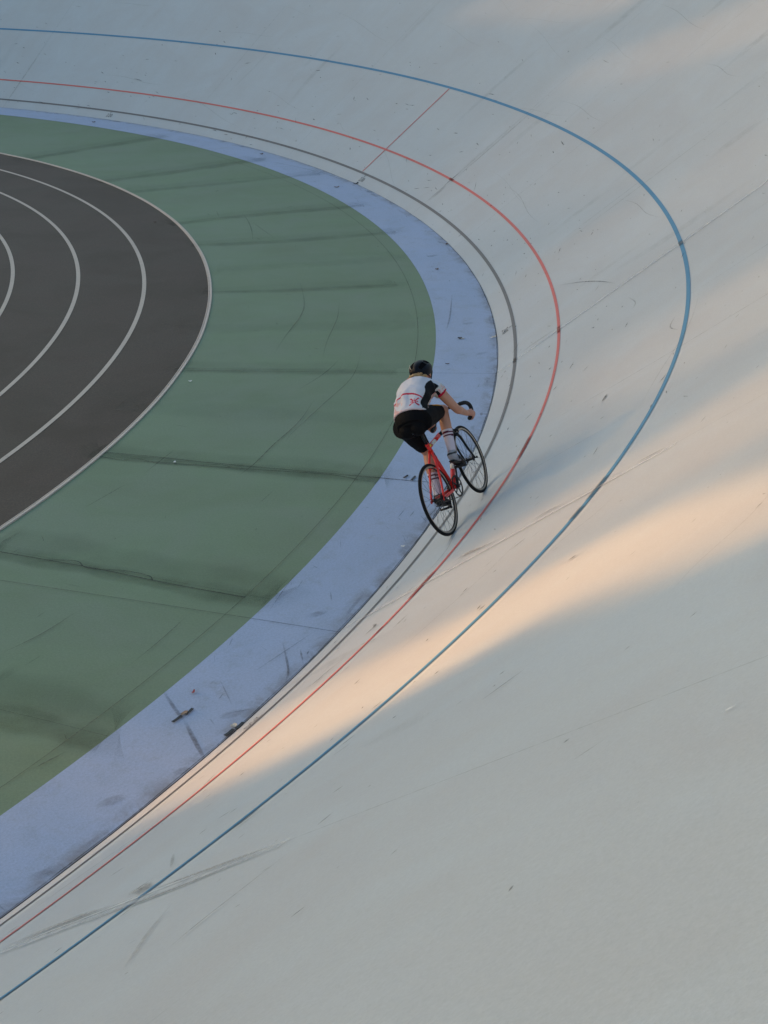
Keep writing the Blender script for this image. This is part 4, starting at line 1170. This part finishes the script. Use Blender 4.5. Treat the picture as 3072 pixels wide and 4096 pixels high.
# socks, shoes -------------------------------------------------------
for k, a, s, dark in ((kneeR, ankR, -1, False), (kneeL, ankL, 1, False)):
    calf = k.lerp(a, 0.33) + V3(-0.018, 0, -0.008)
    top = k.lerp(a, 0.46) + V3(-0.012, 0, -0.004)
    bm = bmesh.new()
    loft(bm, [top, k.lerp(a, 0.70) + V3(-0.004, 0, 0), a, a + (a - k).normalized() * 0.035], [0.0505, 0.0435, 0.0375, 0.039], 18, 40)
    ax = (a - k).normalized(); L0 = top.dot(ax)
    def kcol(p):
        L = p.dot(ax) - L0
        if 0.022 < L < 0.036 or 0.052 < L < 0.068: return (0.085, 0.012, 0.035)
        return (0.66, 0.58, 0.64)
    color_verts(bm, kcol)
    part('sock', bm, M_sock, person, P_BASE)
    tl = -0.50 if s < 0 else -0.30
    fx = V3(math.cos(tl), 0, math.sin(tl)); fz = V3(-math.sin(tl), 0, math.cos(tl))
    bm = bmesh.new(); H = V3(0, 1, 0)
    loft(bm, [a - fx * 0.062 - fz * 0.055, a - fx * 0.048 - fz * 0.045, a + fx * 0.01 - fz * 0.048, a + fx * 0.08 - fz * 0.066, a + fx * 0.145 - fz * 0.080, a + fx * 0.185 - fz * 0.085], [(0.022, 0.030), (0.034, 0.042), (0.038, 0.044), (0.044, 0.032), (0.042, 0.022), (0.022, 0.012)], 18, 26, hint=H)
    loft(bm, [a + fz * 0.012 - fx * 0.004, a - fz * 0.05], [(0.040, 0.046), (0.038, 0.055)], 16, hint=H)
    b2 = remesh(bm, 'shoe', 0.005, 4)
    sz = a.dot(fz)
    def shcol(p):
        L, Z = (p - a).dot(fx), (p - a).dot(fz)
        if Z < -0.088: return (0.015, 0.015, 0.016)
        if s > 0: return (0.018, 0.018, 0.020)  # left shoe painted near black to stand in for its shade
        if L > 0.075: return (0.03, 0.03, 0.033)
        if -0.022 < Z - 0.22 * L < -0.004: return (0.02, 0.02, 0.022)
        return (0.33, 0.33, 0.36)
    color_verts(b2, shcol)
    shoe = part('shoe', b2, M_shoe, person, P_BASE)
    bm = bmesh.new()
    loft(bm, [a - fx * 0.050 - fz * 0.090, a + fx * 0.02 - fz * 0.094, a + fx * 0.09 - fz * 0.104, a + fx * 0.175 - fz * 0.100], [(0.030, 0.009), (0.034, 0.007), (0.043, 0.007), (0.026, 0.006)], 14, 16, hint=H)
    part('sole', bm, M_fblack, shoe, P_BASE)
    if s < 0:
        for L in (0.035, 0.070):
            bm = bmesh.new(); c = a + fx * L - fz * (0.048 + L * 0.22)
            loft(bm, [c + V3(0, -0.043, -0.02), c + V3(0, -0.044, 0.008) + fz * 0.0, c + fz * 0.042 + V3(0, -0.018, 0), c + fz * 0.044 + V3(0, 0.018, 0), c + V3(0, 0.043, 0.0)], [(0.010, 0.003)] * 5, 8, 20, hint=fx)
            part('shoe_strap', bm, M_fblack, shoe, P_BASE)

# helmet -------------------------------------------------------------
bm = bmesh.new()
NA, NE = 120, 44
rows = []
for j in range(NE + 1):
    e = PI / 2 * (1 - j / NE * 1.25)                      # crown to below the rim
    row = []
    for i in range(NA):
        az = 2 * PI * i / NA
        x, y, z = math.cos(e) * math.cos(az), math.cos(e) * math.sin(az), math.sin(e)
        low = 0.055 if x > 0.2 else 0.095
        P = V3(0.138 * x - 0.012, 0.100 * y, (0.088 if z > 0 else 0.10 + 0.035 * max(0, -x)) * z)
        # vents: front-to-back slots between ribs
        lat = math.atan2(y, max(z, 0.02) + 0.25 * abs(x))
        rib = math.cos(lat * 5.2)
        lon = math.sin((x + 0.05) * 4.2 + 0.6)
        ven = max(0.0, min(1.0, (-rib - 0.15) * 4)) * max(0, min(1, (abs(lon) - 0.25) * 4)) * (1 if z > 0.02 else 0) * (1 if abs(x) < 0.93 else 0.2)
        P *= 1 - 0.13 * ven
        P *= 1 + 0.018 * max(0, rib)
        row.append((bm.verts.new(hp(*(P + V3(-0.004, 0, 0.050)))), ven))
    rows.append(row)
for A, B in zip(rows[:-1], rows[1:]):
    for k in range(NA):
        q = (A[k], A[(k+1) % NA], B[(k+1) % NA], B[k])
        f = bm.faces.new([a[0] for a in q]); f.material_index = 1 if sum(a[1] for a in q) > 1.4 else 0
inner = [bm.verts.new(hp(0, 0, 0) + (a[0].co - hp(0, 0, 0)) * 0.86) for a in rows[-1]]
for k in range(NA):
    f = bm.faces.new((rows[-1][k][0], rows[-1][(k+1) % NA][0], inner[(k+1) % NA], inner[k])); f.material_index = 1
helmet = part('helmet', bm, [M_helm, M_vent], person, P_BASE)
for P in ([(-0.06, 0.084, 0.108), (-0.100, 0.070, 0.092), (-0.130, 0.046, 0.075)], [(-0.06, 0.094, 0.080), (-0.098, 0.080, 0.060), (-0.128, 0.058, 0.040)], [(-0.122, 0.066, 0.008), (-0.104, 0.082, 0.006)]):
    bm = bmesh.new()
    loft(bm, [hp(*p) for p in P], [0.0015, 0.003, 0.002] if len(P) == 3 else [0.004, 0.004], 6, 12)
    part('helmet_trim', bm, M_gold, helmet, P_BASE)
for s in (-1, 1):
    bm = bmesh.new()
    loft(bm, [hp(0.03, s * 0.092, 0.03), hp(0.02, s * 0.081, -0.03), hp(0.045, s * 0.045, -0.095), hp(0.05, 0, -0.108)], [(0.006, 0.0018)] * 4, 6, 16)
    loft(bm, [hp(-0.06, s * 0.085, 0.01), hp(-0.01, s * 0.083, -0.02), hp(0.02, s * 0.080, -0.035)], [(0.006, 0.0018)] * 3, 6, 10)
    part('chin_strap', bm, M_strap, helmet, P_BASE)

# hair ---------------------------------------------------------------
bm = bmesh.new(); hr = random.Random(5)
ball(bm, hp(-0.055, 0, -0.005), (0.058, 0.068, 0.050), 18, 12, HR)
def over_jersey(p, g):
    hit = JBVH.ray_cast(p + V3(0, 0, 0.25), V3(0, 0, -1))
    return V3(p.x, p.y, max(p.z, hit[0].z + g)) if hit[0] is not None else p
for i in range(110):
    y = hr.uniform(-0.074, 0.066); side = abs(y) / 0.07
    L = hr.uniform(0.035, 0.080) + (0.095 * hr.random() if -0.060 < y < -0.010 else 0)
    x0 = -0.104 + 0.055 * side ** 2; z0 = 0.030 - 0.012 * side
    w1, w2 = hr.uniform(-0.014, 0.014), hr.uniform(-0.020, 0.020)
    g = hr.uniform(0.010, 0.042)
    P = [hp(x0 + 0.02, y, z0 + 0.012), over_jersey(hp(x0 - 0.022, y + w1 * 0.5, z0 - 0.004), g), over_jersey(hp(x0 - 0.026 - L * 0.45, y + w1, z0 - 0.012 - L * 0.2), g * 0.9), over_jersey(hp(x0 - 0.030 - L * 0.9, y + w2, z0 - 0.022 - L * 0.5), 0.010)]
    loft(bm, P, [0.0068, 0.0090, 0.0078, 0.0030], 6, 12)
part('hair', bm, M_hair, person, P_BASE)

# ------------------------------------------------------------------ added shade screen outside the frame, shaped to cast the light bands
# slits that shape the light bands: (height, offset along the screen, half width, share left open)
LIGHT_SLITS = [
    [(7.08, -5.67, 0.23, 0.22), (7.01, -4.97, 0.29, 0.28), (7.03, -4.27, 0.40, 0.36), (7.20, -4.02, 0.57, 0.5), (7.42, -3.82, 0.77, 0.65), (7.82, -3.84, 0.94, 0.8), (8.32, -4.04, 0.90, 0.92), (8.56, -4.11, 0.88, 0.95), (8.94, -4.04, 0.86, 1.0), (9.26, -3.88, 0.80, 1.0), (9.53, -3.82, 0.72, 1.0), (9.98, -4.13, 0.64, 0.92), (10.32, -4.41, 0.60, 0.78), (10.67, -4.76, 0.57, 0.68), (11.02, -4.98, 0.53, 0.6)],
    [(7.35, -2.75, 0.59, 0.2), (7.74, -2.60, 0.85, 0.3), (8.19, -2.64, 0.93, 0.36), (8.71, -2.73, 0.94, 0.36), (9.26, -2.92, 0.86, 0.3), (9.69, -3.13, 0.63, 0.22), (10.11, -3.26, 0.60, 0.2), (10.77, -3.69, 0.55, 0.2)],
    [(7.60, -2.08, 0.43, 0.15), (7.69, -2.01, 0.65, 0.22), (8.06, -1.84, 0.96, 0.32), (8.38, -1.74, 0.95, 0.37), (8.72, -1.73, 0.94, 0.40), (9.04, -1.73, 0.92, 0.42), (9.33, -1.64, 1.10, 0.42), (9.62, -1.63, 1.18, 0.38), (10.00, -1.54, 1.35, 0.38), (10.44, -1.54, 1.31, 0.38)],
    [(8.23, 3.44, 0.67, 0.08), (8.34, 3.36, 0.88, 0.14), (8.86, 2.69, 1.11, 0.20), (9.23, 2.47, 1.30, 0.22), (9.56, 2.31, 1.53, 0.22), (10.16, 2.19, 1.41, 0.22)],
    [(7.43, -0.54, 1.17, 0.02), (7.78, -0.02, 1.64, 0.02), (8.03, 0.62, 1.89, 0.03), (8.44, 0.99, 1.88, 0.03), (9.01, 0.98, 1.73, 0.05), (9.70, 0.68, 1.58, 0.09), (10.24, 0.37, 1.51, 0.10)],
    [(9.04, 14.67, 0.32, 0.08), (9.18, 14.59, 0.52, 0.14), (9.83, 13.77, 0.76, 0.19), (10.65, 12.98, 0.88, 0.22), (11.31, 12.28, 0.89, 0.22)],
    [(9.13, 19.22, 0.30, 0.1), (9.24, 19.09, 0.38, 0.17), (9.76, 17.55, 0.50, 0.22), (10.12, 16.83, 0.51, 0.22)],
    [(7.79, 8.14, 0.87, 0.08), (8.87, 7.89, 1.32, 0.09), (9.72, 7.82, 1.44, 0.12), (10.22, 7.67, 1.44, 0.12)],
    [(7.31, 12.35, 1.54, 0.05), (8.37, 12.42, 2.09, 0.06), (9.34, 11.59, 2.09, 0.07), (10.33, 9.95, 2.12, 0.07)],
    [(7.36, 5.82, 2.21, 0.06), (8.24, 6.27, 2.75, 0.06), (9.60, 5.27, 2.74, 0.06)],
]
def openness(a, h):
    best = 0.0
    for P in LIGHT_SLITS:
        for (h0, a0, w0, i0), (h1, a1, w1, i1) in zip(P[:-1], P[1:]):
            dh, da = h1 - h0, a1 - a0
            t = max(0.0, min(1.0, ((h - h0) * dh + (a - a0) * da) / (dh * dh + da * da)))
            d = math.hypot(h - h0 - t * dh, a - a0 - t * da)
            w = w0 + t * (w1 - w0)
            best = max(best, (i0 + t * (i1 - i0)) * max(0.0, min(1.0, (1.15 * w - d) / (0.45 * w))))
    return best
H0, ROW, A0, CW = 6.5, 0.28, -8.0, 0.25
nr, nc = 19, 113
OPEN = [[openness(A0 + CW * c, H0 + ROW * r) for c in range(nc)] for r in range(nr + 1)]
SUN_EL = math.radians(7.0); SH = Vector((-0.925, 0.38, 0)).normalized()
SCR_O = Vector((0.62, 12.4, 0)) + SH * 58.0; SCR_A = Vector((SH.y, -SH.x, 0)) * 1.0
M_shade = simple('shade_screen_panel', (0.16, 0.15, 0.14), 0.8, 0.2, 0, 0.2, 0.6)
M_shade_top = simple('shade_screen_top', (0.20, 0.11, 0.08), 0.7, 0.2, 0, 0.2, 0.6)
shade_root = empty('shade_screen', loc=tuple(SCR_O))
tag(shade_root, 'added unseen screen with slits that shape the light bands on the banking', 'building')
def pp(a, h, dz=0.0): return SCR_A * a + Vector((0, 0, h)) + SH * dz
def trans(r, c):
    return OPEN[r][c] if 0 < r < nr and 0 <= c < nc else 0.0
bm = bmesh.new()
def slab(p0, p1, p2, p3, th=0.03):
    f = [bm.verts.new(p) for p in (p0, p1, p2, p3)]; g = [bm.verts.new(p + SH * th) for p in (p0, p1, p2, p3)]
    bm.faces.new(f); bm.faces.new(g[::-1])
    for k in range(4): bm.faces.new((f[k], g[k], g[(k+1) % 4], f[(k+1) % 4]))
hs = [H0 + ROW * r for r in range(nr + 1)]
for c in range(-1, nc):
    # opaque post between slit c and slit c+1
    for r in range(nr):
        def edge(col, rr, right):
            t = trans(rr, col)
            cx = A0 + CW * col
            return cx + (CW * 0.5 * t if right else -CW * 0.5 * t)
        l0, l1 = edge(c, r, True), edge(c, r + 1, True)
        r0, r1 = edge(c + 1, r, False), edge(c + 1, r + 1, False)
        if r0 - l0 < 1e-4 and r1 - l1 < 1e-4: continue
        slab(pp(l0, hs[r]), pp(r0, hs[r]), pp(r1, hs[r+1]), pp(l1, hs[r+1]))
bmesh.ops.recalc_face_normals(bm, faces=bm.faces)
mesh_obj('light_slit_screen', bm, M_shade, shade_root, False)
bm = bmesh.new()
slab(pp(-45, -0.05, 0.05), pp(45, -0.05, 0.05), pp(45, H0, 0.05), pp(-45, H0, 0.05), 0.2)
slab(pp(-45, hs[-1], 0.05), pp(45, hs[-1], 0.05), pp(45, 13.7, 0.05), pp(-45, 13.7, 0.05), 0.2)
slab(pp(-45, H0, 0.05), pp(A0 - CW, H0, 0.05), pp(A0 - CW, hs[-1], 0.05), pp(-45, hs[-1], 0.05), 0.2)
slab(pp(A0 + CW * (nc - 1), H0, 0.05), pp(45, H0, 0.05), pp(45, hs[-1], 0.05), pp(A0 + CW * (nc - 1), hs[-1], 0.05), 0.2)
bmesh.ops.recalc_face_normals(bm, faces=bm.faces)
mesh_obj('screen_blank', bm, M_shade, shade_root, False)
bm = bmesh.new()
slab(pp(-46, 13.75, -0.6), pp(46, 13.75, -0.6), pp(46, 14.2, 3.0), pp(-46, 14.2, 3.0), 0.2)
bmesh.ops.recalc_face_normals(bm, faces=bm.faces)
mesh_obj('screen_top', bm, M_shade_top, shade_root, False)

# ------------------------------------------------------------------ light, sky, camera
w = bpy.data.worlds.new('World'); scene.world = w; w.use_nodes = True
nt = w.node_tree; nt.nodes.clear()
sky = nt.nodes.new('ShaderNodeTexSky'); sky.sky_type = 'NISHITA'; sky.sun_disc = False
sky.sun_elevation = SUN_EL
sky.sun_rotation = math.atan2(SH.x, SH.y)
sky.air_density, sky.dust_density, sky.ozone_density = 1.0, 2.0, 1.0
bg = nt.nodes.new('ShaderNodeBackground'); bg.inputs[1].default_value = 0.15
wo = nt.nodes.new('ShaderNodeOutputWorld')
nt.links.new(sky.outputs[0], bg.inputs[0]); nt.links.new(bg.outputs[0], wo.inputs[0])

ld = bpy.data.lights.new('sun', 'SUN'); ld.energy = 2.0; ld.angle = math.radians(0.5); ld.color = (1.0, 0.48, 0.16)
lo = bpy.data.objects.new('sun', ld); COL.objects.link(lo)
sd_ = Vector((SH.x * math.cos(SUN_EL), SH.y * math.cos(SUN_EL), math.sin(SUN_EL)))
lo.rotation_euler = sd_.to_track_quat('Z', 'Y').to_euler()
lo.location = SCR_O + Vector((0, 0, 40))

cam = bpy.data.cameras.new('camera'); co = bpy.data.objects.new('camera', cam); COL.objects.link(co)
PITCH, ROLL = 0.4240975, -0.0213460
fw = Vector((0, math.cos(PITCH), -math.sin(PITCH))); rt = Vector((1, 0, 0)); up = rt.cross(fw)
r2 = rt * math.cos(ROLL) + up * math.sin(ROLL); u2 = up * math.cos(ROLL) - rt * math.sin(ROLL)
mw = Matrix(((r2.x, u2.x, -fw.x, 0), (r2.y, u2.y, -fw.y, 0), (r2.z, u2.z, -fw.z, 6.1991816), (0, 0, 0, 1)))
co.matrix_world = mw
cam.sensor_fit = 'VERTICAL'; cam.sensor_height = 36.0; cam.lens = 6071.9063 / 4096 * 36.0
cam.clip_start = 0.05; cam.clip_end = 2000
scene.camera = co
scene.view_settings.view_transform = 'Standard'
scene.view_settings.look = 'None'
scene.view_settings.exposure = 1.43
scene.view_settings.gamma = 1.0
scene.cycles.transparent_max_bounces = 24
